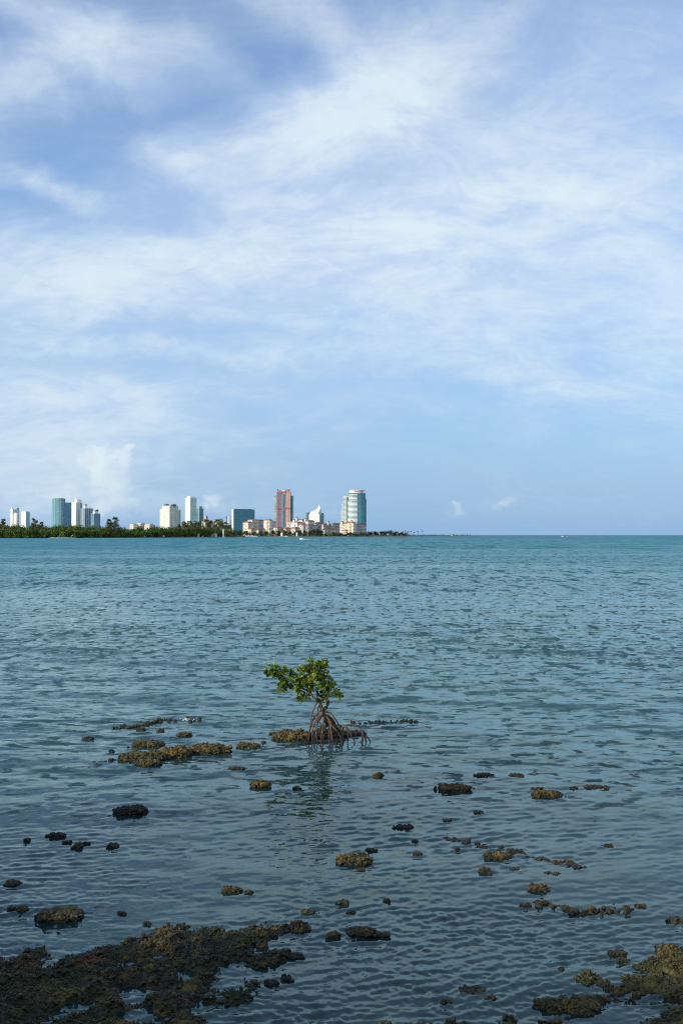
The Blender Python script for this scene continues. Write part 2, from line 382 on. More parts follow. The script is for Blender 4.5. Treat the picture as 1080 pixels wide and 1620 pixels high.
rub = link('rubble_bank', lump_strip('rubble_bank', [gp(76, 1118), gp(96, 1117), gp(122, 1122)], 3.0, 0.9, seg=1.2, seed=8), mat('pale_rubble', (0.36, 0.30, 0.24), (0.15, 0.13, 0.11), 0.95, 0.7, 0.1))
tag(rub, 'short strip of pale rubble at the foot of the left wood', 'rubble')

# ------------------------------------------------------------------ leaf masses
def leaf_cloud(cents, radii, n_each, size, rs, flat=0.75, shell=0.55):
    """many small quads spread through ellipsoids; returns V, F"""
    V = []; Q = []
    for c, r in zip(cents, radii):
        n = int(n_each if np.isscalar(n_each) else n_each.pop(0))
        d = rs.normal(size=(n, 3)); d /= np.linalg.norm(d, axis=1)[:, None]
        rad = (shell + (1 - shell) * rs.rand(n) ** 0.6)[:, None] * (1 + 0.25 * perlin(d * 2.1 + np.asarray(c)[None, :] * 0.37))[:, None]
        p = np.asarray(c)[None, :] + d * rad * np.asarray(r)[None, :]
        nrm = d * 0.8 + rs.normal(size=(n, 3)) * 0.6 + np.array([0, 0, 0.5]); nrm /= np.linalg.norm(nrm, axis=1)[:, None]
        a = np.cross(nrm, rs.normal(size=(n, 3))); a /= np.linalg.norm(a, axis=1)[:, None] + 1e-9
        b = np.cross(nrm, a); s = size * (0.6 + 0.8 * rs.rand(n))[:, None]
        V.append(np.stack([p - a * s, p - b * s * flat, p + a * s, p + b * s * flat], 1).reshape(-1, 3))
    V = np.concatenate(V); return V, np.arange(len(V)).reshape(-1, 4)
def leaf_mat(name, c1, c2, scale): return mat(name, c1, c2, 0.55, scale, 0.25, 0.38, 0.62, trans=0.25, detail=3.0)
M_mang = leaf_mat('mangrove_wood_leaf', (0.120, 0.175, 0.020), (0.036, 0.068, 0.013), 0.16)
M_pine = leaf_mat('casuarina_needle', (0.110, 0.120, 0.036), (0.060, 0.075, 0.022), 0.3)
M_isl = leaf_mat('island_leaf', (0.045, 0.080, 0.025), (0.022, 0.042, 0.018), 0.12)
M_palm = leaf_mat('palm_leaf', (0.06, 0.085, 0.03), (0.035, 0.055, 0.02), 0.5)
M_bark = mat('grey_bark', (0.16, 0.12, 0.09), (0.08, 0.06, 0.045), 0.95, 1.5, 0.1)
# the dense low wood on the left shore, one mass
rs = np.random.RandomState(21)
def wood_line(px):   # distance of the wood's front edge
    return np.interp(px, [-420, -60, 120, 250, 330, 372], [1122, 1117, 1162, 1302, 1468, 1686])
def wood_top(px):
    return np.interp(px, [-420, 0, 30, 60, 110, 160, 195, 215, 250, 290, 330, 360, 375], [828, 828, 829, 831, 830, 831, 834, 834, 832, 833, 835, 838, 843])
C, R = [], []
for row, off in enumerate((2, 11, 22, 34)):
    px = -330.0 + row * 3
    while px < 371:
        d = wood_line(px) + off + rs.rand() * 6
        top = WZ(wood_top(px) + (3 - row) * 2.4 + rs.normal() * 1.1 + (3 if rs.rand() < .2 else 0), d)
        rz = max(2.2, top * rs.uniform(0.32, 0.42)); C.append((WX(px, d), d, max(top - rz, 1.5))); rx = rs.uniform(3.4, 5.6); R.append((rx, rx * 0.9, rz * 1.05))
        if row == 0: C.append((WX(px + rs.normal() * 2, d), d - 3, 2.0)); R.append((rx, 3.0, 2.8))
        px += rs.uniform(4.5, 7.5) * 1190 / d
V, Q = leaf_cloud(C, R, 210, 0.62, rs)
link('woodland', np_mesh('woodland', V, Q), M_mang, kind='stuff')['label'] = 'dense dark green mangrove wood along the left shore'
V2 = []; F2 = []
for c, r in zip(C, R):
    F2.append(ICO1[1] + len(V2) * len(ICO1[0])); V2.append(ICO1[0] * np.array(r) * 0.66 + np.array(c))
inner = link('wood_core', np_mesh('wood_core', np.concatenate(V2), np.concatenate(F2)), mat('dark_core', (0.03, 0.05, 0.012), (0.018, 0.03, 0.01), 0.9, 0.3, 0.1), kind='stuff')  # solid dark blobs added behind the leaves to close see-through gaps
inner['label'] = 'solid dark filler inside the mangrove wood on the left shore'

def casuarina(px, ytop, d, spread, label, seed, zb=1.0, m=None, group=None):
    r = np.random.RandomState(seed); t = thing('casuarina_tree', label, 'tree', (WX(px, d), d, zb), group)
    hgt = WZ(ytop, d) - zb; b = MB(); lean = r.normal() * 0.03 * hgt
    b.tube([(0, 0, -1), (lean * .3, 0, hgt * .4), (lean, 0, hgt * .92)], [hgt * .022, hgt * .016, hgt * .004], 6); b.build('trunk', M_bark, t)
    C, R = [], []
    for i in range(44):
        u = r.uniform(0.25, 0.98); w = spread * (1.12 - u * .85) * r.rand() ** .5; a = r.rand() * 6.283
        C.append((lean * u + w * math.cos(a), w * math.sin(a), hgt * u + w * .25)); k = spread * .36 * (1.25 - u * .75); R.append((k, k, k * .8))
    V, Q = leaf_cloud(C, R, 75, 0.5, r, flat=0.4, shell=0.1)
    link('crown', np_mesh('crown', V, Q), m or M_pine, t); return t
casuarina(4, 821, 1175, 6.5, 'feathery pine at the left edge rising above the shore wood', 1)
casuarina(56, 821, 1185, 9.0, 'feathery pine behind the wood right of the white towers', 2)
casuarina(66, 826, 1190, 5.0, 'smaller feathery pine beside a taller one, left of the teal towers', 12)
casuarina(172, 821, 1230, 6.5, 'left trunk of the twin-topped pine above the wood, right of the blue towers', 3)
casuarina(182, 818.5, 1235, 9.0, 'broad dark feathery pine above the wood, right of the stepped blue towers', 4)
casuarina(283, 829, 1420, 6, 'small olive feathery pine below the cream gabled tower', 5)
pl = [(293, 826), (301, 824), (310, 824.5), (318, 825), (327, 822), (335, 824), (343, 822), (350, 825), (357, 827), (363, 831)]
pw = ['first', 'second', 'third', 'fourth', 'fifth', 'sixth', 'seventh', 'eighth', 'ninth', 'last']
for i, (px, yt) in enumerate(pl):
    casuarina(px, yt, float(wood_line(px)) + 18, 9.5, 'olive feathery pine, %s from the left in the taller grove at the wood end' % pw[i], 30 + i, group='grove of feathery pines')

# low buildings and clutter under the pines
M_white = mat('white_render', (0.80, 0.78, 0.74), (0.68, 0.66, 0.62), 0.7, 0.3)
M_cream = mat('cream_render', (0.78, 0.70, 0.58), (0.68, 0.60, 0.48), 0.75, 0.25)
M_pink = mat('pink_render', (0.46, 0.22, 0.20), (0.38, 0.18, 0.17), 0.75, 0.2)
M_coral = mat('coral_render', (0.42, 0.12, 0.09), (0.34, 0.10, 0.08), 0.75, 0.2)
M_tile = mat('red_roof_tile', (0.34, 0.15, 0.10), (0.24, 0.11, 0.08), 0.85, 0.6)
M_dark = mat('dark_window', (0.035, 0.05, 0.065), (0.06, 0.08, 0.10), 0.2, 0.25, 0.5)
M_groof = mat('grey_roof', (0.20, 0.19, 0.19), (0.13, 0.13, 0.14), 0.8, 0.4)
def glass(name, c1, c2, rough=0.18, cell=(3.4, 3.4, 3.3), spec=0.6):
    if name in MATS: return MATS[name]
    m = bpy.data.materials.new(name); m.use_nodes = True; t = NT(m.node_tree); m.node_tree.nodes.clear()
    pos = t.n('ShaderNodeNewGeometry').outputs['Position']
    sn = t.vec('SNAP', pos, cell); wn = t.n('ShaderNodeTexWhiteNoise'); t.put(wn.inputs[0], sn)
    f = t.math('ADD', t.math('MULTIPLY', wn.outputs[0], 0.6), t.math('MULTIPLY', t.noise(pos, 0.05, 3).outputs[0], 0.5))
    p = t.n('ShaderNodeBsdfPrincipled'); t.put(p.inputs['Base Color'], t.mix(f, c1, c2)); p.inputs['Roughness'].default_value = rough
    p.inputs['Specular IOR Level'].default_value = spec
    o = t.n('ShaderNodeOutputMaterial'); t.put(o.inputs[0], p.outputs[0]); MATS[name] = m; return m
G_teal = glass('teal_glass', (0.07, 0.22, 0.26), (0.20, 0.38, 0.42))
G_blue = glass('blue_glass', (0.05, 0.15, 0.26), (0.12, 0.27, 0.40))
G_deep = glass('deep_blue_glass', (0.030, 0.13, 0.18), (0.08, 0.26, 0.31))
G_green = glass('pale_green_glass', (0.22, 0.38, 0.36), (0.42, 0.56, 0.52))

def offset(poly, d):
    n = len(poly); out = []
    for i in range(n):
        p0, p1, p2 = Vector(poly[i - 1]), Vector(poly[i]), Vector(poly[(i + 1) % n])
        e1 = (p1 - p0).normalized(); e2 = (p2 - p1).normalized(); n1 = Vector((e1.y, -e1.x)); n2 = Vector((e2.y, -e2.x))
        b = n1 + n2; b = b / max(0.25, b.length_squared) * 2.0; out.append(tuple(p1 + b * d))
    return out
def corner(x0, xc, x1, d, yaw=0.7, d0=None):
    """plan of a block whose left face spans x0..xc and right face xc..x1 in the picture; coordinates relative to its near corner"""
    a = (xc - x0) / F * d; b = (x1 - xc) / F * d
    L = Vector((-a, a * math.tan(yaw))); Rr = Vector((b, b / math.tan(yaw)))
    return [(0, 0), tuple(Rr), tuple(Rr + L), tuple(L)]
def shift(poly, dx, dy): return [(x + dx, y + dy) for x, y in poly]
def round_plan(cx, cy, rx, ry, n=16, p=2.6):
    o = []
    for k in range(n):
        a = 2 * math.pi * k / n; c, s = math.cos(a), math.sin(a)
        o.append((cx + rx * math.copysign(abs(c) ** (2 / p), c), cy + ry * math.copysign(abs(s) ** (2 / p), s)))
    return o
def facade(t, plan, z0, z1, wall, slab, pier=None, floor=3.4, bay=4.0, proud=0.7, slab_h=0.9, pier_w=0.9, edges=None, pier_edges=None, tag_label=None):
    """a storeyed block: inner wall, floor bands, piers, parapet"""
    b = MB(); b.prism(plan, z0, z1); o = b.build('glass_wall', wall, t)
    if tag_label: o['label'] = tag_label
    if slab is not None:
        b = MB(); n = max(1, int((z1 - z0) / floor)); P = offset(plan, proud)
        for i in range(1, n + 1):
            z = z0 + (z1 - z0) * i / n; b.prism(P, z - slab_h, z - (0.02 if i < n else -0.35))
        b.build('floor_band', slab, t, kind='stuff')
    if pier is not None:
        b = MB(); P = offset(plan, proud * 0.62); k = len(P)
        for e in range(k):
            if pier_edges is not None and e not in pier_edges: continue
            p, q = Vector(P[e]), Vector(P[(e + 1) % k]); L = (q - p).length; m = max(1, round(L / bay)); u = (q - p).normalized()
            for j in range(m + 1):
                if j == m and len(P) < 9 and (pier_edges is None or (e + 1) % k in pier_edges): continue
                c = p.lerp(q, j / m); b.box((c.x, c.y, z0), (pier_w, proud * 1.1, z1 - z0 + 0.2), (u.x, u.y))
        b.build('pier', pier, t, kind='stuff')
def cap(t, plan, z0, z1, m, name='roof_block', top=None):
    b = MB(); b.prism(plan, z0, z1, top); return b.build(name, m, t)
def tower(name, label, px, d, zb=1.5): return thing(name, label, 'tower', (WX(px, d), d, zb), 'high-rise towers on the skyline')
def zr(py, d, zb=1.5): return WZ(py, d) - zb

# --- towers, left to right (photo pixels)
d = 3500
t = tower('white_tower', 'slim bright white tower with two-pronged top at the far left of the skyline', 21, d)
facade(t, corner(15.5, 21.5, 29, d, 0.9), -1, zr(806, d), G_green, M_white, M_white, bay=5.5, pier_w=2.4, slab_h=1.3)
cap(t, shift(corner(16, 19, 21.5, d, .9), -5, 4), zr(806, d), zr(803, d), M_white); cap(t, shift(corner(24, 26, 28.5, d, .9), 11, 8), zr(806, d), zr(803.2, d), G_teal)
d = 3440
t = tower('white_block', 'lowest white block between two taller white towers at the far left', 27, d)
facade(t, corner(22.5, 29, 31.5, d, 0.8), -1, zr(812.5, d), M_dark, M_white, M_white, bay=4.5, pier_w=2.8, slab_h=1.6); cap(t, shift(corner(24, 27, 29, d, .8), -5, 6), zr(812.5, d), zr(811.3, d), M_white)
d = 3420
t = tower('white_tower', 'broad white tower with teal right flank, left of a pine', 41, d)
facade(t, corner(32, 41, 46, d, 0.75), -1, zr(810, d), G_teal, M_white, M_white, bay=4.5, pier_w=2.6, slab_h=1.3, pier_edges=(3,)); cap(t, shift(corner(33, 39, 43.5, d, .75), -4, 6), zr(810, d), zr(808.5, d), M_white)

d = 3380
t = tower('teal_glass_tower', 'teal curved glass tower with a lower teal wing, left of a cream tower', 90, d)
facade(t, round_plan(0, 22, (99.5 - 80.5) / 2 / F * d, 20, 18, 3), -1, zr(788.5, d), G_teal, mat('pale_teal_band', (0.30, 0.45, 0.47), (0.24, 0.38, 0.41), 0.5, .2), mat('teal_mullion', (0.22, 0.36, 0.40), None, 0.5), bay=6, slab_h=0.8, proud=0.45, pier_w=0.6)
facade(t, shift(corner(99.0, 101, 111, d, 1.2), 20, 18), -1, zr(794.8, d), G_blue, mat('pale_teal_band', (0, 0, 0)), mat('teal_mullion', (0, 0, 0)), bay=6, slab_h=0.8, proud=0.45, pier_w=0.6)
cap(t, round_plan(0, 22, 15, 14, 14, 3), zr(788.5, d), zr(787.8, d), M_groof)
d = 3360
t = tower('cream_tower', 'cream ribbed tower with slanted white roof cap beside blue glass towers', 121, d)
facade(t, corner(111.2, 120.5, 126, d, 0.85), -1, zr(794.8, d), G_green, M_cream, M_white, bay=6, pier_w=2.6, slab_h=1.5)
facade(t, shift(corner(125.5, 126.2, 128.5, d, 1.0), 12, 8), -1, zr(795.6, d), G_blue, M_white, None, slab_h=.8)
cap(t, shift(corner(115, 120, 126, d, .85), 0, 8), zr(794.8, d), zr(791, d), M_white); cap(t, shift(corner(114.5, 120, 126, d, .85), 0, 8), zr(790.9, d), zr(788.5, d), M_white, 'slanted_roof', shift(corner(116, 118, 121, d, .85), -4, 10))
d = 3330
t = tower('blue_tower', 'blue glass tower with white rooftop box, middle step of three', 134, d)
facade(t, corner(126, 133, 143, d, 0.75), -1, zr(804.3, d), G_blue, mat('blue_band', (0.24, 0.32, 0.42), (0.2, 0.27, 0.36), .6, .2), M_white, bay=9, pier_w=0.8, slab_h=0.8, pier_edges=(0, 3))
cap(t, shift(corner(130, 133, 135.5, d, .75), 0, 8), zr(804.3, d), zr(799.3, d), M_white); cap(t, shift(corner(129.6, 133, 136, d, .75), 0, 7.5), zr(799.2, d), zr(797.8, d), M_groof)
d = 3300
t = tower('blue_tower', 'shortest dark blue tower with tilted white roof frame, right of three steps', 149, d)
facade(t, corner(143, 148.5, 156, d, 0.75), -1, zr(812.5, d), G_blue, mat('blue_band', (0, 0, 0)), mat('blue_band', (0, 0, 0)), bay=5, pier_w=0.8, slab_h=0.8)
cap(t, shift(corner(145, 148.5, 153, d, .75), 0, 8), zr(812.5, d), zr(808.8, d), M_white); cap(t, shift(corner(144.5, 148.5, 153.5, d, .75), 0, 7), zr(808.7, d), zr(806, d), M_groof, 'slanted_roof', shift(corner(150, 151.5, 153.5, d, .75), 8, 8))

# low cream apartment rows behind the wood
def lowrise(px0, px1, ytop, d, label, m, ybase=846, floors=3):
    t = thing('apartment_block', label, 'building', (WX((px0 + px1) / 2, d), d, 1.5)); pl_ = corner(px0, px0 + (px1 - px0) * .6, px1, d, 0.45)
    pl_ = shift(pl_, WX(px0 + (px1 - px0) * .6, d) - WX((px0 + px1) / 2, d), 0)
    facade(t, pl_, -1, zr(ytop, d), M_dark, m, m, floor=(zr(ytop, d)) / floors, bay=4.5, pier_w=2.4, slab_h=1.6, proud=0.3); cap(t, offset(pl_, -3), zr(ytop, d), zr(ytop - 1.0, d), M_tile); return t
lowrise(206, 216, 829.5, 2900, 'low cream block behind the wood, leftmost of three left of the gabled tower', M_cream, floors=6)
lowrise(217, 228, 828, 2920, 'taller low cream block behind the wood, between two lower ones', M_cream, floors=6)
lowrise(229, 243, 830, 2900, 'long low cream block behind the wood beside the cream gabled tower', M_cream, floors=6)

d = 3250
t = tower('cream_tower', 'cream stepped tower with twin dark gabled roofs standing above the wood', 273, d)
facade(t, shift(corner(252.5, 268, 281.5, d, 0.55), WX(268, d) - WX(273, d), 0), -1, zr(806, d), G_green, M_cream, M_cream, bay=6.5, pier_w=3.2, slab_h=0.9)
facade(t, shift(corner(256.5, 269, 278.5, d, 0.55), WX(269, d) - WX(273, d), -3), -1, zr(800.2, d), G_green, M_white, M_cream, bay=6.5, pier_w=3.4, slab_h=0.9)
for a_, b_ in ((258.5, 266.5), (269.5, 278)):
    pl_ = shift(corner(a_, (a_ + b_) / 2, b_, d, .6), WX((a_ + b_) / 2, d) - WX(273, d), 5); rb = cap(t, pl_, zr(800.2, d), zr(798.6, d), M_dark); cap(rb, offset(pl_, 1.2), zr(798.5, d), zr(796.8, d), M_groof, 'gabled_roof', offset(pl_, -5))
d = 3200
t = tower('white_green_tower', 'tallest slim white tower with pale green glass right side', 300.5, d)
facade(t, corner(293.2, 300.8, 310, d, 0.8), -1, zr(787.5, d), G_green, M_white, M_white, bay=7.5, pier_w=4.6, slab_h=1.2, pier_edges=(3,)); cap(t, shift(corner(295, 300.5, 307, d, .8), 0, 6), zr(787.5, d), zr(785.2, d), M_white)
d = 3260
t = tower('blue_tower', 'deep blue glass tower stepped down right of the slim white tower', 315, d)
facade(t, corner(309.5, 316.5, 322.5, d, 0.75), -1, zr(804.5, d), G_deep, mat('blue_band', (0, 0, 0)), M_white, bay=14, pier_w=0.8, slab_h=0.7, pier_edges=(3,)); cap(t, shift(corner(312, 315.5, 319, d, .75), 0, 8), zr(804.5, d), zr(800.8, d), mat('blue_band', (0, 0, 0)))
for px, w, yt, m, lb in [(326, 5, 816.5, M_pink, 'small mauve block just right of the deep blue tower'), (357.5, 3.2, 816, G_blue, 'tiny pale blue tower far behind the pine grove'), (361.8, 2.6, 816.5, M_white, 'tiny white tower left of the square blue glass block'), (364, 2.4, 823, M_pink, 'narrow mauve block against the square blue glass block')]:
    d = 3600; t = tower('distant_block', lb, px, d); facade(t, corner(px - w / 2, px, px + w / 2, d, .7), -1, zr(yt, d), m, M_white, None, slab_h=0.6, proud=0.3); cap(t, shift(corner(px - w / 5, px, px + w / 5, d, .7), 0, 2.5), zr(yt, d), zr(yt - 0.8, d), M_groof)

d = 2700
t = tower('square_glass_block', 'wide square blue glass block with pale left edge, left of the pink tower', 370, d)
facade(t, corner(366, 369, 400, d, 1.05), -1, zr(806, d), G_deep, mat('teal_band', (0.10, 0.22, 0.27), (0.08, 0.18, 0.23), .5, .2), mat('teal_band', (0, 0, 0)), bay=6, slab_h=0.5, proud=0.4, pier_w=0.45, floor=3.6)
b = MB()
for i in range(12):
    z = zr(808 + i * 2.2, d); P = corner(366, 369, 401.6, d, 1.05); b.prism([(P[1][0] - 3, P[1][1] - 2), (P[1][0] + 2.0, P[1][1]), (P[1][0] + 1, P[1][1] + 9), (P[1][0] - 3, P[1][1] + 9)], z, z + 0.5)
b.build('balcony', M_white, t, kind='stuff'); P = corner(365.8, 368.4, 369.2, d, 1.05); cap(t, shift(P, -1.4, -.8), -1, zr(805.4, d), M_white, 'end_pier')
cap(t, offset(corner(366, 369, 400, d, 1.05), -4), zr(806, d), zr(805, d), M_groof)

# --- pink tower
d = 3150
t = tower('pink_tower', 'tall pink and blue postmodern tower with coral crown and corner turrets', 448, d)
def seg(x0, x1, y0, depth, ytop, wall, slab, pier=None, ybot=None, **kw):
    a, b_ = WX(x0, d) - WX(448, d), WX(x1, d) - WX(448, d); z0 = -1 if ybot is None else zr(ybot, d)
    facade(t, [(a, y0), (b_, y0), (b_, y0 + depth), (a, y0 + depth)], z0, zr(ytop, d), wall, slab, pier, **kw)
M_mauve = mat('mauve_render', (0.30, 0.20, 0.26), (0.24, 0.16, 0.22), .7, .2)
seg(433.3, 439, 6, 26, 784.5, G_teal, mat('pale_cream', (0.62, 0.60, 0.52), None, .7, .2), None, slab_h=1.6)
seg(438.2, 445.2, 2, 34, 778.5, M_mauve, M_pink, M_mauve, slab_h=0.9, bay=4.5, pier_w=1.1)
P = round_plan(WX(448.3, d) - WX(448, d), 8, 7.0, 10, 14, 2.2); facade(t, P, -1, zr(782, d), G_deep, G_blue, None, slab_h=0.8, proud=.4)
seg(451.2, 458.8, 1, 34, 777.5, mat('peach_render', (0.66, 0.42, 0.33), None, .7, .2), M_pink, mat('peach_render', (0, 0, 0)), slab_h=0.8, bay=6, pier_w=2.0)
seg(458, 463.2, 5, 26, 784.3, G_deep, mat('blue_band', (0, 0, 0)), None, slab_h=0.9)
seg(438, 459, -1.0, 30, 803.0, M_coral, None, ybot=805.0); seg(444.5, 452, -1.5, 20, 777.2, M_coral, None, ybot=779.8); seg(445.5, 451, -1, 18, 781.6, G_blue, None, ybot=783.2)
for a_, b_, yt in ((438.6, 440.3, 773.6), (441.4, 443.6, 775.6), (451.6, 453.6, 774.6), (454.8, 458.4, 774.2)):
    seg(a_, b_, 3, 8, yt, M_coral, M_pink, ybot=778.6, slab_h=0.5, floor=4, proud=.3)
seg(446, 450, 8, 10, 775.2, M_white, None, ybot=777.4); seg(432.8, 439.2, 5, 27, 784.0, M_pink, None, ybot=784.8)

# --- white stepped pyramid tower
d = 2920
t = tower('white_ziggurat_tower', 'white stepped tower climbing to a slim spire, right of the pink tower', 497, d)
steps = [(488.5, 511.5, 813.5), (490, 509, 811.2), (492.5, 507, 809.4), (496, 507, 807.6), (500, 507, 805.4), (502.8, 506.8, 802.0)]
for i, (a_, b_, yt) in enumerate(steps):
    m_ = a_ + (b_ - a_) * (.72 if i < 2 else .8); pl_ = shift(corner(a_, m_, b_, d, 0.6), WX(m_, d) - WX(497, d), i * 2.4 - (3 if i == 0 else 0)); zb = -1 if i == 0 else zr(steps[i - 1][2], d) + .4
    facade(t, pl_, zb, zr(yt, d), G_green if i < 4 else M_white, M_white, M_white if i < 5 else None, bay=5, pier_w=2.0, slab_h=1.5, proud=.5)
facade(t, shift(corner(482, 485, 490, d, .8), WX(485, d) - WX(497, d), 14), -1, zr(810.8, d), G_teal, mat('teal_band', (0, 0, 0)), None, slab_h=.7); facade(t, shift(corner(507, 508, 511.6, d, .8), WX(508, d) - WX(497, d), 2), -1, zr(811.5, d), G_teal, mat('teal_band', (0, 0, 0)), None, slab_h=.7)
pl_ = shift(corner(504, 505.4, 506.6, d, .7), WX(505.4, d) - WX(497, d), 12); cap(t, pl_, zr(802, d), zr(799.4, d), M_white, 'spire')

# --- rounded glass tower at the right end
d = 2750
t = tower('rounded_glass_tower', 'tall rounded glass tower with flat disc roof at the right end of the skyline', 565, d)
rx = (579 - 550.5) / 2 / F * d
M_bandw = mat('white_lit_band', (0.78, 0.78, 0.74), (0.68, 0.68, 0.65), .6, .2)
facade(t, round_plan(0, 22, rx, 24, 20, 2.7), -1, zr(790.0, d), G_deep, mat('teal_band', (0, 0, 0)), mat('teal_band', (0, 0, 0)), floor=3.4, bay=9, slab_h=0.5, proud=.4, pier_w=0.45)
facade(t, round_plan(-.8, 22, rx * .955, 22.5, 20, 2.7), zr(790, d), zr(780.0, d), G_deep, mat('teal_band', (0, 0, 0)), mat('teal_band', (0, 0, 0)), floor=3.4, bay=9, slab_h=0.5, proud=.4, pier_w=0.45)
lit_half = [q for q in round_plan(0, 22, rx, 24, 40, 2.7) if q[0] < rx * .12 and q[1] < 30]; lit_half = sorted(lit_half, key=lambda q: -math.atan2(q[1] - 22, -q[0] + 1e-6))
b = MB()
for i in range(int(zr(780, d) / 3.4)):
    k_ = .955 if i * 3.4 > zr(790, d) - 3.4 else 1.0; poly = [(q[0] * k_ * 1.05, 22 + (q[1] - 22) * k_ * 1.05) for q in lit_half] + [(q[0] * k_ * .97, 22 + (q[1] - 22) * k_ * .97) for q in reversed(lit_half)]
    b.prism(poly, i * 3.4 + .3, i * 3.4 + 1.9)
b.build('balcony', M_bandw, t, kind='stuff')  # white bands on the left half only, painting in its sunlit side
cap(t, round_plan(-3, 22, rx * .78, 18, 18, 2.6), zr(780, d), zr(776.6, d), M_white, 'crown'); cap(t, round_plan(0, 20, rx * .84, 20, 20, 2.4), zr(776.4, d), zr(774.9, d), mat('pale_pink_disc', (0.62, 0.52, 0.50), None, .6, .2), 'disc_roof')
def sidewing(x0, x1, yt, y0):
    a, b_ = WX(x0, d) - WX(565, d), WX(x1, d) - WX(565, d); facade(t, [(a, y0), (b_, y0), (b_, y0 + 22), (a, y0 + 22)], -1, zr(yt, d), G_green, M_bandw, M_bandw, bay=5, slab_h=1.1, pier_w=.9)
sidewing(543.2, 548.4, 784.5, 24); a_ = WX(548.6, d) - WX(565, d); cap(t, [(a_, 20), (a_ + 3.6, 20), (a_ + 3.6, 44), (a_, 44)], -1, zr(786, d), M_dark, 'dark_gap_strip'); sidewing(541.2, 543.6, 797, 27); sidewing(540.0, 542.0, 808, 30)  # solid dark strip stands in for the shadow between wing and tower

# ------------------------------------------------------------------ island condominiums with red tiled roofs
def hip_roof(t, plan, z, rise, m=M_tile, eave=1.0):
    P = offset(plan, eave); c = [(x * .5 + (P[0][0] + P[2][0]) / 4, y * .5 + (P[0][1] + P[2][1]) / 4) for x, y in P]
    b = MB(); b.prism(P, z - 0.25, z + 0.1); b.prism(offset(plan, eave * .98), z + .1, z + rise, c); return b.build('roof', m, t)
def windows(t, plan, z0, z1, fl, bay, edges=(0, 3), w=1.7, m=M_dark):
    b = MB(); n = max(1, round((z1 - z0) / fl)); k = len(plan)
    for e in edges:
        p, q = Vector(plan[e]), Vector(plan[(e + 1) % k]); L = (q - p).length; u = (q - p).normalized(); nr_ = Vector((u.y, -u.x)); mm = max(1, int(L / bay))
        for i in range(n):
            for j in range(mm):
                c = p + u * (L * (j + .5) / mm) + nr_ * 0.06; b.box((c.x, c.y, z0 + (z1 - z0) * (i + .22) / n), (w, .12, (z1 - z0) / n * .55), (u.x, u.y))
    b.build('window', m, t, kind='stuff')
def balconies(t, plan, z0, z1, fl, e, a, bfrac, m=M_white):
    b = MB(); n = max(1, round((z1 - z0) / fl)); p, q = Vector(plan[e]), Vector(plan[(e + 1) % len(plan)]); u = (q - p).normalized(); nr_ = Vector((u.y, -u.x)); L = (q - p).length
    for i in range(1, n):
        c = p + u * L * (a + bfrac) / 2 + nr_ * 0.9; b.box((c.x, c.y, z0 + (z1 - z0) * i / n), (L * (bfrac - a), 1.7, 1.1), (u.x, u.y))
    b.build('balcony', m, t, kind='stuff')
def condo(x0, xc, x1, ytop, d, label, wall, rise=3.0, yaw=0.6, ybase=None, roofm=None, fl=3.3, turret=None):
    zb = 1.2 if ybase is None else max(1.2, WZ(ybase, d))
    t = thing('condominium', label, 'building', (WX(xc, d), d, zb), 'red-roofed condominiums on the island')
    plan = corner(x0, xc, x1, d, yaw); z1 = WZ(ytop, d) - zb - rise
    b = MB(); b.prism(plan, -2, z1); b.build('wall', wall, t)
    windows(t, plan, 0.2, z1, fl, 3.6); hip_roof(t, plan, z1 + .26, rise, roofm or M_tile)
    if xc - x0 > 5: balconies(t, plan, 0.2, z1, fl, 3, .35, .7, wall)
    if x1 - xc > 5: balconies(t, plan, 0.2, z1, fl, 0, .3, .7, wall)
    if turret:
        tx, tw, ty = turret; pl_ = shift(corner(tx - tw / 2, tx, tx + tw / 2, d, .7), WX(tx, d) - WX(xc, d), 4); zt = WZ(ty, d) - zb
        b = MB(); b.prism(pl_, z1 - 1, zt); o = b.build('turret', wall, t); hip_roof(o, pl_, zt + .26, 1.6, eave=.6)
    return t
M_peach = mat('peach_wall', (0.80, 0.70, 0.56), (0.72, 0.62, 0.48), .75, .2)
M_sand_shade = mat('sand_shade_wall', (0.60, 0.58, 0.56), (0.52, 0.50, 0.48), .75, .2)  # greyed tone that puts shade into the walls of the shaded condominiums
condo(318, 324, 336, 824, 2480, 'peach building with mauve roof peeping above the left of the pine grove', M_peach, 2.0)
condo(338, 345, 352, 821, 2500, 'peach building with pink gables peeping above the middle of the pine grove', M_peach, 2.5, turret=(347, 3, 821.5))
condo(384, 392.5, 399, 825, 2330, 'cream stepped condominium at the left foot of the square blue glass block', M_peach, 2.5)
condo(391.5, 399, 408.5, 821.5, 2360, 'cream condominium with a pale terrace top beside the blue block', M_cream, 2.0)
condo(404, 406, 418, 822, 2390, 'grey-shaded condominium with brown roofs in the middle of the left row', M_sand_shade, 2.8)
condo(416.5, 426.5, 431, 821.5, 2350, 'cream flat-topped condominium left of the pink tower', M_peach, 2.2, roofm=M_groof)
condo(426, 428, 436, 824.5, 2380, 'shaded condominium tucked against the foot of the pink tower', M_sand_shade, 2.4)
condo(393, 397, 404, 836, 2260, 'small cream villa with red roof below the left condominium row', M_cream, 1.8)
condo(405, 409, 413, 838, 2255, 'small white villa among trees in the middle of the left island shore', M_white, 1.8)
condo(432, 438, 446, 833.5, 2250, 'low pink-roofed villa in front of the pink tower', M_peach, 2.4)
condo(446, 452, 460, 834.5, 2260, 'long low villa with salmon roof right of the pink tower foot', M_peach, 2.6)
condo(453.5, 461, 466, 824, 2400, 'plain cream block at the right foot of the pink tower', M_sand_shade, 1.4, roofm=M_groof)
condo(460, 470, 478, 825, 2330, 'white stepped condominium with red roofs, leftmost below the white spire tower', M_white, 2.2, turret=(465, 4, 822.5))
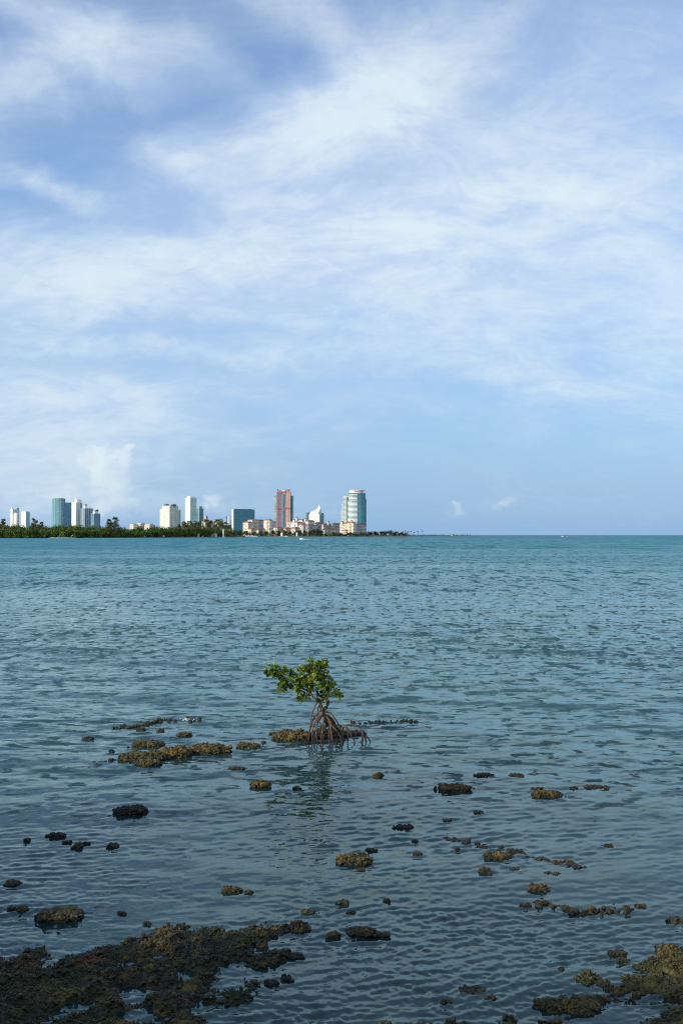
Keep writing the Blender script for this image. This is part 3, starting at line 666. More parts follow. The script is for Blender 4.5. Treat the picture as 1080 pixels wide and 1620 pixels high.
condo(467, 478, 484, 821, 2390, 'tallest white condominium with grey tower room, left of the white spire tower', M_white, 2.6, turret=(469, 5, 819.6))
condo(471.5, 479, 487, 829, 2290, 'white condominium with two red roofs in the middle of the island', M_white, 2.4)
condo(460, 467, 474, 834, 2240, 'cream low villa with broad red roof in the middle of the island', M_cream, 2.8)
condo(483, 487, 497, 823, 2380, 'white condominium with red roof directly below the white spire tower', M_white, 2.6, turret=(482.5, 3, 821))
condo(484, 487, 499, 829.5, 2280, 'shaded condominium with long red roof below the white spire tower', M_sand_shade, 3.0)
condo(497, 499, 512, 826, 2330, 'shaded bluish condominium with red roof, right of the white spire tower', M_sand_shade, 3.0)
condo(509, 511.5, 524, 828, 2280, 'long shaded condominium with red roof in the gap between skyline towers', M_sand_shade, 2.6, turret=(519, 3.4, 825.5))
condo(523, 526, 540, 827.5, 2300, 'shaded condominium with three red roof hips left of the rounded glass tower', M_sand_shade, 2.8)
condo(512, 513.5, 535, 836, 2220, 'low shaded waterfront terrace left of the sunlit cream condominium', M_sand_shade, 1.2)
condo(537.5, 548, 552, 826.5, 2240, 'sunlit cream condominium with arched roofs at the foot of the rounded glass tower', M_peach, 2.6, turret=(541, 4, 825.2))
condo(548, 559, 563, 825.5, 2215, 'sunlit cream condominium with stepped terraces before the rounded glass tower', M_cream, 2.4, turret=(556, 3, 824.6))
condo(558.5, 560.5, 580, 828, 2230, 'large blue-shaded condominium at the right end of the island', M_sand_shade, 2.6)
condo(541, 547, 550, 838, 2160, 'low sunlit cream villa at the water below the rounded glass tower', M_cream, 1.6)

# ------------------------------------------------------------------ island and point trees
def round_tree(px, ytop, d, w, label, seed, m=None, zb=1.0, group='trees on the island shore', cat='tree', name='round_tree'):
    r = np.random.RandomState(seed); t = thing(name, label, cat, (WX(px, d), d, zb), group); hgt = WZ(ytop, d) - zb; W_ = w / F * d / 2
    b = MB(); b.tube([(0, 0, -1), (0, 0, hgt * .5)], [hgt * .04, hgt * .025], 6); b.build('trunk', M_bark, t)
    C, R = [], []
    for i in range(9):
        a = r.rand() * 6.283; q = r.rand() ** .5; C.append((W_ * .7 * q * math.cos(a), W_ * .6 * q * math.sin(a), hgt * r.uniform(.45, .8))); R.append((W_ * .45, W_ * .45, hgt * .24))
    V, Q = leaf_cloud(C, R, 90, 0.55, r, shell=.2); link('crown', np_mesh('crown', V, Q), m or M_isl, t); return t
def hedge_run(name, label, pts, m, seed, size=.7):
    r = np.random.RandomState(seed); C, R = [], []
    for (px, yt, d, w) in pts:
        top = WZ(yt, d); C.append((WX(px, d), d, top * .5 + .5)); R.append((w / F * d / 2, w / F * d / 2.2, top * .5))
    V, Q = leaf_cloud(C, R, 130, size, r, shell=.1); o = link(name, np_mesh(name, V, Q), m, kind='stuff'); o['label'] = label
r = np.random.RandomState(3)
hedge_run('island_greenery', 'low dark green planting along the island waterfront', [(px + r.normal(), 841.5 + r.normal() * 1.2 + (1.5 if px > 505 else 0), 2140 + r.rand() * 25, 6 + r.rand() * 3) for px in np.arange(366, 582, 2.6)], M_isl, 5)
hedge_run('point_greenery', 'low green planting along the sandy point at right', [(px + r.normal(), 841.5 + r.normal() * 1.1 + (px - 590) * .02, 2790 + r.rand() * 30, 6 + r.rand() * 4) for px in np.arange(578, 645, 1.6)], M_isl, 6)
hedge_run('dune_scrub', 'thin low scrub on the sandy point towards the jetty', [(px + r.normal(), 845.0 + r.normal() * .3, 2900 + r.rand() * 60, 4 + r.rand() * 4) for px in np.arange(640, 745, 4.0)], mat('dry_scrub', (0.13, 0.13, 0.05), (0.08, 0.09, 0.04), .9, .2, .1), 7, .4)
spots = [(371, 838), (379, 837), (388, 839), (402, 841), (413, 839), (421, 838.5), (432, 838), (441, 837.5), (450, 838.5), (459, 840), (468, 839), (474, 838), (483, 838), (491, 839), (497, 836.5), (502, 836), (508, 838.5), (529, 842), (538, 843), (553, 842)]
words = ['leftmost', 'second', 'third', 'fourth', 'fifth', 'sixth', 'seventh', 'eighth', 'ninth', 'tenth', 'eleventh', 'twelfth', 'thirteenth', 'fourteenth', 'fifteenth', 'sixteenth', 'seventeenth', 'eighteenth', 'nineteenth', 'rightmost']
for i, (px, yt) in enumerate(spots): round_tree(px, yt, 2150 + (i * 37) % 30, 9, 'dark green tree on the island shore, %s counting from the left' % words[i], 60 + i)
for i, (px, yt, w) in enumerate([(586, 841, 8), (594, 840, 10), (603, 839.5, 11), (611, 838.5, 12), (618, 838, 12), (626, 840, 11), (634, 841, 8)]):
    round_tree(px, yt, 2800, w, 'bushy tree on the low point right of the rounded tower, %s from the left' % pw[i], 90 + i, group='trees on the point')
def palm(px, ytop, d, label, seed, group):
    r = np.random.RandomState(seed); zb = 1.0; t = thing('palm_tree', label, 'palm', (WX(px, d), d, zb), group); hgt = WZ(ytop, d) - zb - 1.5; lean = r.normal() * .8
    b = MB(); b.tube([(0, 0, -1), (lean * .4, 0, hgt * .5), (lean, 0, hgt)], [.35, .28, .22], 6); b.build('trunk', M_bark, t); b = MB()
    for k in range(13):
        a = k * 2.4; L = r.uniform(2.4, 3.6); up = r.uniform(-.2, 1.0); prev = None; pts = []
        for s in range(5):
            u = s / 4; pts.append(Vector((lean + math.cos(a) * L * u, math.sin(a) * L * u, hgt + up * L * u - 1.5 * u * u * L * .6)))
        side = Vector((-math.sin(a), math.cos(a), 0)); base = len(b.v)
        for s, p in enumerate(pts):
            w = (.25, .6, .62, .45, .08)[s]; b.v += [tuple(p - side * w - Vector((0, 0, .2 * w))), tuple(p), tuple(p + side * w - Vector((0, 0, .2 * w)))]
        for s in range(4):
            for q in (0, 1): i0 = base + s * 3 + q; b.f.append((i0, i0 + 1, i0 + 4, i0 + 3))
    b.build('frond', M_palm, t, kind='stuff'); return t
for i, (px, yt) in enumerate([(637, 840), (641, 838.5), (645, 840), (650, 839.5), (655, 841), (661, 839.8), (668, 839.2)]):
    palm(px, yt, 2820, 'small palm on the low point at right, %s from the left' % pw[i], 120 + i, 'palms on the point')
for i, (px, yt) in enumerate([(427, 835), (447, 836), (486, 834), (493, 833.5), (505, 833), (512, 836)]):
    palm(px, yt, 2190, 'palm before the red-roofed condominiums, %s from the left' % pw[i], 140 + i, 'palms on the island')

# ------------------------------------------------------------------ small things on the shores and boats
def hut(px, w, ytop, d, label, wall=None, roofm=None, zb=1.0):
    t = thing('shore_hut', label, 'hut', (WX(px, d), d, zb)); plan = corner(px - w / 2, px + w * .1, px + w / 2, d, .6); z = WZ(ytop, d) - zb
    b = MB(); b.prism(plan, -.5, z * .72); b.build('wall', wall or M_white, t); windows(t, plan, 0, z * .7, z * .7, 2.5, w=.9); hip_roof(t, plan, z * .72 + .26, z * .28, roofm or M_groof, .4); return t
hut(313, 6, 843.5, 1430, 'small grey shed under the left of the pine grove', M_sand_shade); hut(341, 5, 843, 1480, 'small white shed at the water below the pine grove'); hut(335.5, 4, 845, 1478, 'low pale hut just left of the white shed below the pines', M_cream)
hut(368, 5, 845, 2150, 'white boathouse at the left end of the island'); hut(470, 3, 841.5, 2135, 'tiny white hut on the middle of the island shore'); hut(446.5, 4, 841.5, 2135, 'tiny peach hut on the island shore below the pink tower', M_peach, M_tile)
hut(593, 5, 841.5, 2900, 'tiny white building among trees on the low point'); hut(716, 6, 845, 2940, 'pale flat building near the root of the jetty', M_cream); hut(601, 4, 841, 2930, 'second tiny white building behind the trees on the low point')
d = 1470
t = thing('channel_marker', 'slim white pillar marker standing before the dark pine grove', 'marker', (WX(353.5, d), d, .5)); z = WZ(836, d) - .5
b = MB(); b.tube([(0, 0, -1), (0, 0, z * .9)], [1.1, .8], 10); b.build('pillar', M_white, t); b = MB(); b.tube([(0, 0, z * .9), (0, 0, z)], [1.1, .9], 10); b.build('lantern', M_groof, t); b = MB(); b.tube([(0, 0, -.6), (0, 0, .8)], [2.2, 2.0], 10); b.build('base', M_white, t)
M_hull = mat('boat_white', (0.80, 0.80, 0.79), (0.70, 0.71, 0.72), .35, 2.0)
M_foam = mat('foam', (0.82, 0.84, 0.85), (0.55, 0.63, 0.66), .8, 3.0)
def boat(px, py, L, d, label, rz, cabin=True, hullm=None):
    g = (WX(px, d), d, 0); t = thing('motorboat', label, 'boat', g, 'small boats on the bay', rz); b = MB(); S = []
    for i in range(7):
        u = i / 6; w = L * .16 * (1 - max(0, u - .45) ** 1.6 * 2.4); S.append((L * (u - .5), max(w, .02), L * (.09 + .07 * u * u)))
    for x, w, top in S: b.v += [(x, -w, top), (x, -w * .6, -.25), (x, w * .6, -.25), (x, w, top)]
    for i in range(6):
        for k in range(4): a = i * 4; b.f.append((a + k, a + (k + 1) % 4, a + 4 + (k + 1) % 4, a + 4 + k))
    b.f += [(3, 2, 1, 0), (24, 25, 26, 27)]; b.build('hull', hullm or M_hull, t)
    if cabin:
        b = MB(); b.prism([(-L * .12, -L * .1), (L * .16, -L * .08), (L * .16, L * .08), (-L * .12, L * .1)], L * .1, L * .22, [(-L * .1, -L * .08), (L * .1, -L * .07), (L * .1, L * .07), (-L * .1, L * .08)]); cb = b.build('cabin', M_hull, t)
        b = MB(); b.prism([(L * .11, -L * .07), (L * .155, -L * .065), (L * .155, L * .065), (L * .11, L * .07)], L * .15, L * .215); b.build('windscreen', M_dark, cb)
    b = MB(); b.box((-L * .5, 0, .0), (L * .06, L * .08, L * .16)); b.build('outboard_motor', M_dark, t); return t
def wake(px0, px1, d, label, wid, seed):
    r = np.random.RandomState(seed); V = []; Fq = []
    for i in range(60):
        u = r.rand() ** 1.4; c = np.array([WX(px0 + (px1 - px0) * u, d), d + r.normal() * wid * (.3 + u), .05 + .22 * (1 - u) * r.rand()]); Fq.append(ICO1[1] + len(V) * len(ICO1[0])); V.append(ICO1[0] * np.array([1.0, .6, .16]) * (1.1 - .6 * u) * (.6 + .6 * r.rand()) * wid + c)
    o = link('boat_wake', np_mesh('boat_wake', np.concatenate(V), np.concatenate(Fq)), M_foam, kind='stuff'); o['label'] = label
boat(477.5, 852, 4.6, 800, 'small white motorboat crossing the bay below the pink tower', 2.6); wake(481, 500, 803, 'faint white wake trailing right of the small white motorboat', .9, 1)
boat(485.5, 850, 3.6, 1150, 'small dark boat just behind the white motorboat', .3, False, M_dark)
boat(452, 847.4, 9, 2000, 'white speedboat close to the island shore heading right', 0.1); wake(448, 424, 2003, 'long white wake left of the speedboat near the island', 1.1, 2)
for i, (px, L, lb) in enumerate([(391, 8, 'white yacht moored at the island, leftmost of three'), (399, 12, 'white yacht moored at the island, middle of three'), (403.5, 10, 'white yacht moored at the island, rightmost of three')]): boat(px, 846, L, 2050, lb, .15)
boat(889.5, 847.4, 7, 2500, 'tiny white boat on the horizon before the jetty, the left of two', 3.0); boat(897, 847.3, 6, 2520, 'tiny white boat on the horizon before the jetty, the right of two', .2, False)

# ================================================================== rocks, reef and mangrove
def rock_material(name, gold, olive, dark, wet=0.04):
    m = bpy.data.materials.new(name); m.use_nodes = True; t = NT(m.node_tree); m.node_tree.nodes.clear()
    pos = t.n('ShaderNodeNewGeometry').outputs['Position']
    n1 = t.noise(pos, 7.0, 5.0, 0.65).outputs[0]; n2 = t.noise(pos, 26.0, 4.0, 0.6).outputs[0]
    c = t.mix(t.rng(n1, 0.45, 0.66), olive, gold); c = t.mix(t.rng(n2, 0.50, 0.68), c, dark)
    z = t.sep(pos)[2]; c = t.mix(t.rng(t.math('ADD', z, t.math('MULTIPLY', t.math('SUBTRACT', n1, .5), .10)), 0.0, wet * 2, 0.75, 0.0), c, dark)   # wet, weedy tide line
    p = t.n('ShaderNodeBsdfPrincipled'); t.put(p.inputs['Base Color'], c); p.inputs['Roughness'].default_value = 0.62; p.inputs['Specular IOR Level'].default_value = 0.35
    b = t.n('ShaderNodeBump'); b.inputs['Strength'].default_value = 0.8; b.inputs['Distance'].default_value = 0.012; t.put(b.inputs['Height'], t.noise(pos, 60.0, 4.0, 0.65).outputs[0]); t.put(p.inputs['Normal'], b.outputs[0])
    o = t.n('ShaderNodeOutputMaterial'); t.put(o.inputs[0], p.outputs[0]); return m
R_gold = rock_material('algae_rock', (0.170, 0.112, 0.022), (0.052, 0.042, 0.011), (0.008, 0.007, 0.005))
R_dark = rock_material('shaded_dark_rock', (0.022, 0.018, 0.010), (0.012, 0.011, 0.008), (0.006, 0.006, 0.005))  # near-black, so the left-hand rocks carry the tree shade in their colour
R_olive = rock_material('olive_rock', (0.115, 0.080, 0.018), (0.042, 0.037, 0.012), (0.010, 0.009, 0.006))

KN = []
for k in range(6):
    kr = np.random.RandomState(40 + k); v = ICO2[0].copy(); v *= (1 + 0.42 * perlin(v * 1.7 + k * 9) + 0.22 * perlin(v * 4.1 + k * 5))[:, None]; KN.append(v)
_t = (1 + 5 ** .5) / 2; ICO0V = np.array([(-1, _t, 0), (1, _t, 0), (-1, -_t, 0), (1, -_t, 0), (0, -1, _t), (0, 1, _t), (0, -1, -_t), (0, 1, -_t), (_t, 0, -1), (_t, 0, 1), (-_t, 0, -1), (-_t, 0, 1)]) / 1.902
ICO0F = np.array([(0, 11, 5), (0, 5, 1), (0, 1, 7), (0, 7, 10), (0, 10, 11), (1, 5, 9), (5, 11, 4), (11, 10, 2), (10, 7, 6), (7, 1, 8), (3, 9, 4), (3, 4, 2), (3, 2, 6), (3, 6, 8), (3, 8, 9), (4, 9, 5), (2, 4, 11), (6, 2, 10), (8, 6, 7), (9, 8, 1)])
KT = [ICO0V * (0.5 + 1.0 * np.random.RandomState(80 + k).rand(12))[:, None] for k in range(6)]
KL = []
for k in range(6): v = ICO1[0].copy(); v *= (0.55 + 0.9 * np.random.RandomState(60 + k).rand(len(v)))[:, None]; KL.append(v)
def rand_rot(r):
    q = r.normal(size=4); q /= np.linalg.norm(q); w, x, y, z = q
    return np.array([[1 - 2 * (y * y + z * z), 2 * (x * y - z * w), 2 * (x * z + y * w)], [2 * (x * y + z * w), 1 - 2 * (x * x + z * z), 2 * (y * z - x * w)], [2 * (x * z - y * w), 2 * (y * z + x * w), 1 - 2 * (x * x + y * y)]])
def knobs(P, rad, r, fine=True):
    lib, faces = (KT, ICO0F) if fine is None else (KN, ICO2[1]) if fine else (KL, ICO1[1]); V = []; Fc = []; n = 0
    for p, s in zip(P, rad):
        v = lib[r.randint(6)] @ rand_rot(r).T * s * np.array([1, 1, 0.85]) + p; V.append(v); Fc.append(faces + n); n += len(v)
    return np.concatenate(V), np.concatenate(Fc)
def join(parts):
    V = []; Fc = []; n = 0
    for v, f in parts: V.append(v); Fc.append(f + n); n += len(v)
    return np.concatenate(V), np.concatenate(Fc)
def rock(cx, yb, w, h, label, m=R_gold, seed=None, dep=None, ragged=1.0, name='reef_rock', group='reef rocks in the shallows', flat=False):
    """cx: centre px, yb: waterline px at its front, w/h: px extent in the photograph"""
    seed = int(cx * 7 + yb) if seed is None else seed; r = np.random.RandomState(seed % 100000)
    g = ground(cx, yb); s = g.y / F; wm_, dm = w * s, (dep or max(0.6 * w, 1.4 * h)) * s
    hm = max(0.018, h * s * 0.60 - 0.14 * dm * 0.6)
    c = np.array([g.x, g.y + dm * 0.5, 0.0]); parts = []
    v = ICO4[0].copy() if w > 30 else ico(3)[0]; fc = ICO4[1] if w > 30 else ico(3)[1]
    sg = np.sign(v); e = np.abs(v) ** 0.75; v = sg * e; v /= np.maximum(1, np.linalg.norm(v, axis=1) ** .5)[:, None]
    q = v * np.array([wm_, dm, 1]) * 6; v = v * (1 + 0.16 * ragged * fbm(q * .5 + seed, 3) + 0.12 * fbm(q * 1.6 + seed, 3))[:, None]
    v = v * np.array([wm_ * .47, dm * .47, hm * 1.0]); v[:, 2] = np.where(v[:, 2] < 0, v[:, 2] * .6 - .03, v[:, 2] * (0.85 + 0.35 * perlin(v * np.array([3, 3, 0]) / max(.12, wm_ * .4) + seed)))
    parts.append((v, fc))
    n = int(np.clip(wm_ * dm * 1500, 12, 420)); up = v[(v[:, 2] > -0.01)]
    P = up[r.randint(len(up), size=n)] * (1 + .04 * r.normal(size=(n, 1))); rad = np.clip(r.gamma(3.5, .0055, size=n), .008, .045) * min(1.0, .45 + wm_) * (1 if hm > .06 else .7)
    parts.append(knobs(P, rad, r, False)); P = up[r.randint(len(up), size=n * 2)]; parts.append(knobs(P, np.clip(r.gamma(3, .0035, size=n * 2), .004, .018), r, None))
    nb = max(3, int(w / 9)); P = np.stack([r.uniform(-.62, .62, nb) * wm_, r.uniform(-.55, .3, nb) * dm, r.uniform(-.01, .012, nb)], -1); parts.append(knobs(P, r.uniform(.012, .03, nb), r, False))
    V, Fc = join(parts); o = link(name, np_mesh(name, V, Fc, False), m); o.location = c
    o.rotation_euler = (0, 0, 0); return tag(o, label, 'rock', group)
ROCKS = [
 (139, 1170, 19, 8, 'small squared rock alone left of the large rock cluster', R_gold), (232, 1182, 52, 15, 'flat rock at the back of the large left cluster', R_gold),
 (221, 1206, 80, 26, 'wide low left rock of the large left cluster', R_olive), (275, 1199, 54, 28, 'middle rock of the large left cluster', R_gold), (329, 1194, 66, 26, 'right-hand rock of the large left cluster with a dark end', R_gold),
 (232, 1214, 44, 19, 'rounded golden lump at the front of the large left cluster', R_gold), (176, 1190, 8, 7, 'tiny rock tip behind the left end of the large cluster', R_dark),
 (174, 1206, 8, 10, 'upright little rock at the left tip of the large cluster', R_olive), (163, 1207, 12, 5, 'flat scrap of rock left of the large cluster', R_olive), (149, 1207, 7, 4, 'outermost tiny scrap of rock left of the large cluster', R_olive),
 (290, 1167, 25, 15, 'rounded golden rock behind the large left cluster', R_gold), (253, 1158, 12, 8, 'small knob behind the large left cluster, right of another', R_olive), (222, 1157, 15, 9, 'small knob below the splashing ridge at left', R_olive), (273, 1169, 14, 4, 'thin wash of rock left of the rounded golden rock', R_olive),
 (391, 1186, 38, 18, 'squat golden rock left of the mangrove', R_gold), (417, 1178, 9, 9, 'little knob between the squat rock and the mangrove', R_gold), (427.5, 1163, 4, 7, 'tiny upright stone left of the mangrove rock', R_gold),
 (411, 1246, 34, 17, 'golden rock alone below the squat rock', R_gold), (469, 1249, 14, 7, 'small dark rock right of the lone golden rock', R_olive), (373, 1218, 26, 3, 'long submerged streak of rock left of the reflection', R_olive),
 (204, 1291, 54, 24, 'shade-darkened blocky rock alone in the left shallows', R_dark), (87, 1326, 28, 13, 'dark double lump, leftmost pair of four small left rocks', R_dark), (42, 1331, 10, 8, 'small dark stub nearest the left edge above the others', R_dark),
 (122, 1343, 16, 14, 'small olive stub beside scattered crumbs at left', R_olive), (107, 1334, 12, 6, 'crumbs of rock just left of the olive stub', R_dark), (135, 1336, 8, 5, 'crumbs of rock just right of the olive stub', R_dark), (177, 1342, 18, 11, 'small square dark rock, rightmost of four small left rocks', R_olive),
 (597, 1228, 17, 9, 'small golden rock below the right mangrove roots', R_gold), (721, 1253, 50, 18, 'wide golden rock right of centre', R_gold), (702, 1243, 14, 5, 'crumbs touching the left end of the wide golden rock', R_gold),
 (767, 1229, 26, 9, 'low rock behind the wide golden rock', R_olive), (818, 1229, 22, 7, 'thin low rock, second behind the wide golden rock', R_olive), (868, 1262, 46, 17, 'long golden rock in the right shallows', R_gold), (848, 1250, 18, 6, 'low shelf behind the left end of the long golden rock', R_olive), (906, 1248, 10, 4, 'tiny scrap right of the long golden rock', R_olive),
 (938, 1247, 28, 5, 'thin dark strip of rock far right', R_olive), (959, 1248, 9, 7, 'knob at the right end of the thin dark strip', R_olive),
 (757, 1287, 16, 6, 'small flat dark rock below the wide golden rock', R_dark), (707, 1300, 14, 6, 'small dark scrap left of the small flat rock', R_dark), (640, 1311, 30, 7, 'narrow dark rock bar in the middle shallows', R_dark),
 (561, 1371, 58, 28, 'big olive lump in the middle foreground', R_olive), (588, 1347, 16, 6, 'small crumbs behind the big olive lump', R_dark), (656, 1332, 9, 4, 'tiny dark dot right of the big olive lump, the upper', R_dark), (661, 1354, 16, 9, 'small dark rock right of the big olive lump', R_olive), (570, 1379, 14, 5, 'scrap in front of the big olive lump', R_olive), (723, 1346, 6, 4, 'tiny dark dot left of the golden double rock', R_dark),
 (788, 1361, 46, 17, 'golden double rock on the right-hand ridge', R_gold), (815, 1350, 26, 8, 'darker rock behind the golden double rock', R_olive), (768, 1383, 21, 15, 'rounded golden rock below the golden double rock', R_gold), (813, 1377, 10, 5, 'tiny scrap right of the rounded golden rock', R_olive),
 (893, 1370, 36, 6, 'flat weedy rock on the right-hand ridge', R_gold), (854, 1362, 18, 5, 'weedy scrap on the ridge left of the flat weedy rock', R_olive), (963, 1340, 16, 6, 'lone small golden rock at far right', R_gold), (867, 1384, 12, 6, 'scrap of rock above the tufted rock at right', R_olive), (880, 1385, 9, 4, 'second scrap of rock above the tufted rock at right', R_olive),
 (854, 1412, 34, 18, 'tufted golden rock in the right foreground', R_gold), (832, 1435, 18, 6, 'small rock at the left end of the lower right ridge', R_gold), (858, 1432, 22, 9, 'lumpy rock on the lower right ridge', R_olive), (1014, 1435, 14, 6, 'small golden scrap near the right end of the lower ridge', R_gold),
 (365, 1413, 34, 13, 'golden flat rock in the left foreground water', R_gold), (393, 1414, 16, 7, 'small rock touching the golden flat rock at right', R_olive),
 (17, 1403, 26, 14, 'brown rock at the left edge', R_olive), (87, 1460, 74, 27, 'long olive rock near the left edge', R_olive), (33, 1444, 18, 13, 'small rock left of the long olive rock', R_olive), (17, 1439, 9, 6, 'smallest rock at the left end by the long olive rock', R_olive),
 (193, 1447, 11, 5, 'tiny scrap right of the long olive rock', R_olive), (488, 1445, 18, 9, 'small rock above the tip of the left reef', R_olive), (541, 1430, 16, 7, 'small dark rock in the centre foreground', R_olive), (556, 1446, 12, 6, 'small bright yellow weedy tuft in the centre foreground', R_gold), (612, 1427, 9, 5, 'tiny dark scrap in the centre foreground', R_dark),
 (574, 1482, 50, 15, 'string of golden lumps right of the left reef tip', R_gold), (606, 1482, 20, 9, 'last lump of the string right of the left reef tip', R_olive), (528, 1483, 22, 10, 'round brown rock at the tip of the left reef', R_gold), (232, 1464, 12, 5, 'crumb behind the left reef crest', R_dark),
 (413, 1500, 19, 13, 'golden knob beside the left reef in the foreground', R_gold), (430, 1562, 24, 13, 'dark lump right of the left reef', R_dark), (452, 1554, 18, 12, 'second dark lump right of the left reef', R_dark), (466, 1518, 26, 9, 'scattered crumbs right of the left reef', R_dark),
 (748, 1574, 44, 11, 'submerged weedy patch in the lower right water', R_olive), (706, 1588, 14, 6, 'weedy scrap left of the right reef', R_olive), (775, 1582, 12, 6, 'weedy scrap between the patch and the right reef', R_olive), (888, 1538, 7, 7, 'thin dark stub standing in the lower right water', R_dark),
 (978, 1512, 30, 9, 'flat rock lying off the top of the right reef', R_olive), (985, 1522, 20, 6, 'second flat rock lying off the right reef', R_olive)]
for a in ROCKS: rock(*a[:5], m=a[5])
def curve(pts, n=14):
    P = [Vector(p) for p in pts]; P = [P[0] * 2 - P[1]] + P + [P[-1] * 2 - P[-2]]; o = []
    for i in range(1, len(P) - 2):
        for k in range(n):
            t = k / n; a, b, c, d = P[i - 1], P[i], P[i + 1], P[i + 2]; o.append(.5 * ((2 * b) + (c - a) * t + (2 * a - 5 * b + 4 * c - d) * t * t + (3 * b - a - 3 * c + d) * t ** 3))
    o.append(P[-2]); return o
# awash ridges that trip the swell
def ridge(pts, wid, hgt, label, m, seed):
    r = np.random.RandomState(seed); G = [ground(*p) for p in pts]; P = []; rad = []
    L = sum((b - a).length for a, b in zip(G[:-1], G[1:])); n = int(L / .010)
    for i in range(n):
        u = r.rand() * (len(G) - 1)
        if seed > 2 and math.sin(u * 7.3 + seed) + math.sin(u * 17.1) < -.15 and r.rand() < .8: continue
        k = int(u); p = G[k].lerp(G[k + 1], u - k); P.append((p.x, p.y + r.normal() * wid * .55, r.uniform(-.02, hgt) * .8 - .012)); rad.append(np.clip(r.gamma(3, .007), .006, .05))
    mb = MB(); mb.tube([c_ + Vector((0, .05 * math.sin(i_ * 2.1), .012 * math.sin(i_ * 1.7))) for i_, c_ in enumerate(curve([(q.x, q.y, -.030 if seed < 3 else -.018) for q in G], 6))], [.038 if seed < 3 else .028] * ((len(G) - 1) * 6 + 1), 6); tv = np.array(mb.v); tf = np.array([[f[0], f[1], f[2]] for f in mb.f if len(f) == 4] + [[f[0], f[2], f[3]] for f in mb.f if len(f) == 4])
    V, Fc = join([knobs(np.array(P), rad, r, False), (tv, tf)]); c = V.mean(0); c[2] = 0; o = link('awash_ridge', np_mesh('awash_ridge', V - c, Fc), m); o.location = c
    return tag(o, label, 'rock', 'reef rocks in the shallows')
ridge([(178, 1152), (220, 1149), (250, 1141), (275, 1138), (318, 1139)], .20, .05, 'thin dark ridge awash behind the large left cluster, with a splash', R_olive, 1)
ridge([(555, 1145), (600, 1144), (640, 1142), (664, 1144)], .20, .05, 'low dark ridge awash right of the mangrove', R_dark, 2)
ridge([(700, 1326), (745, 1335), (790, 1345), (850, 1358), (905, 1370), (925, 1372)], .10, .02, 'long thin ridge awash running through the right shallows', R_dark, 3)
ridge([(845, 1428), (880, 1433), (925, 1443), (960, 1441), (1000, 1438)], .10, .025, 'lower thin ridge awash in the right foreground', R_olive, 4)
ridge([(1055, 1456), (1090, 1459)], .06, .02, 'short brown streak at the right edge above the right reef', R_gold, 6)

# ------------------------------------------------------------------ exposed reefs
def poly_sd(P, poly):
    poly = np.asarray(poly); n = len(poly); ins = np.zeros(len(P), bool); dm = np.full(len(P), 1e9)
    for i in range(n):
        a, b = poly[i], poly[(i + 1) % n]; c = ((a[1] > P[:, 1]) != (b[1] > P[:, 1])); xs = (b[0] - a[0]) * (P[:, 1] - a[1]) / (b[1] - a[1] + 1e-12) + a[0]; ins ^= c & (P[:, 0] < xs)
        ab = b - a; u = np.clip(((P - a) @ ab) / (ab @ ab + 1e-12), 0, 1); dm = np.minimum(dm, np.linalg.norm(P - a - u[:, None] * ab, axis=1))
    return np.where(ins, dm, -dm)
def reef_material(name, gold, olive, dark, green, rust):
    m = rock_material(name, gold, olive, dark, .02); t = NT(m.node_tree); pos = t.n('ShaderNodeNewGeometry').outputs['Position']
    p = next(n for n in m.node_tree.nodes if n.type == 'BSDF_PRINCIPLED'); old = p.inputs['Base Color'].links[0].from_socket
    c = t.mix(t.rng(t.noise(pos, 1.6, 3.0, 0.6).outputs[0], 0.42, 0.58, 0, .85), old, green)
    c = t.mix(t.rng(t.noise(t.mapping(pos, loc=(5, 3, 1)), 2.3, 2.0, 0.5).outputs[0], 0.66, 0.72, 0, .8), c, rust)
    m.node_tree.links.new(c, p.inputs['Base Color']); return m
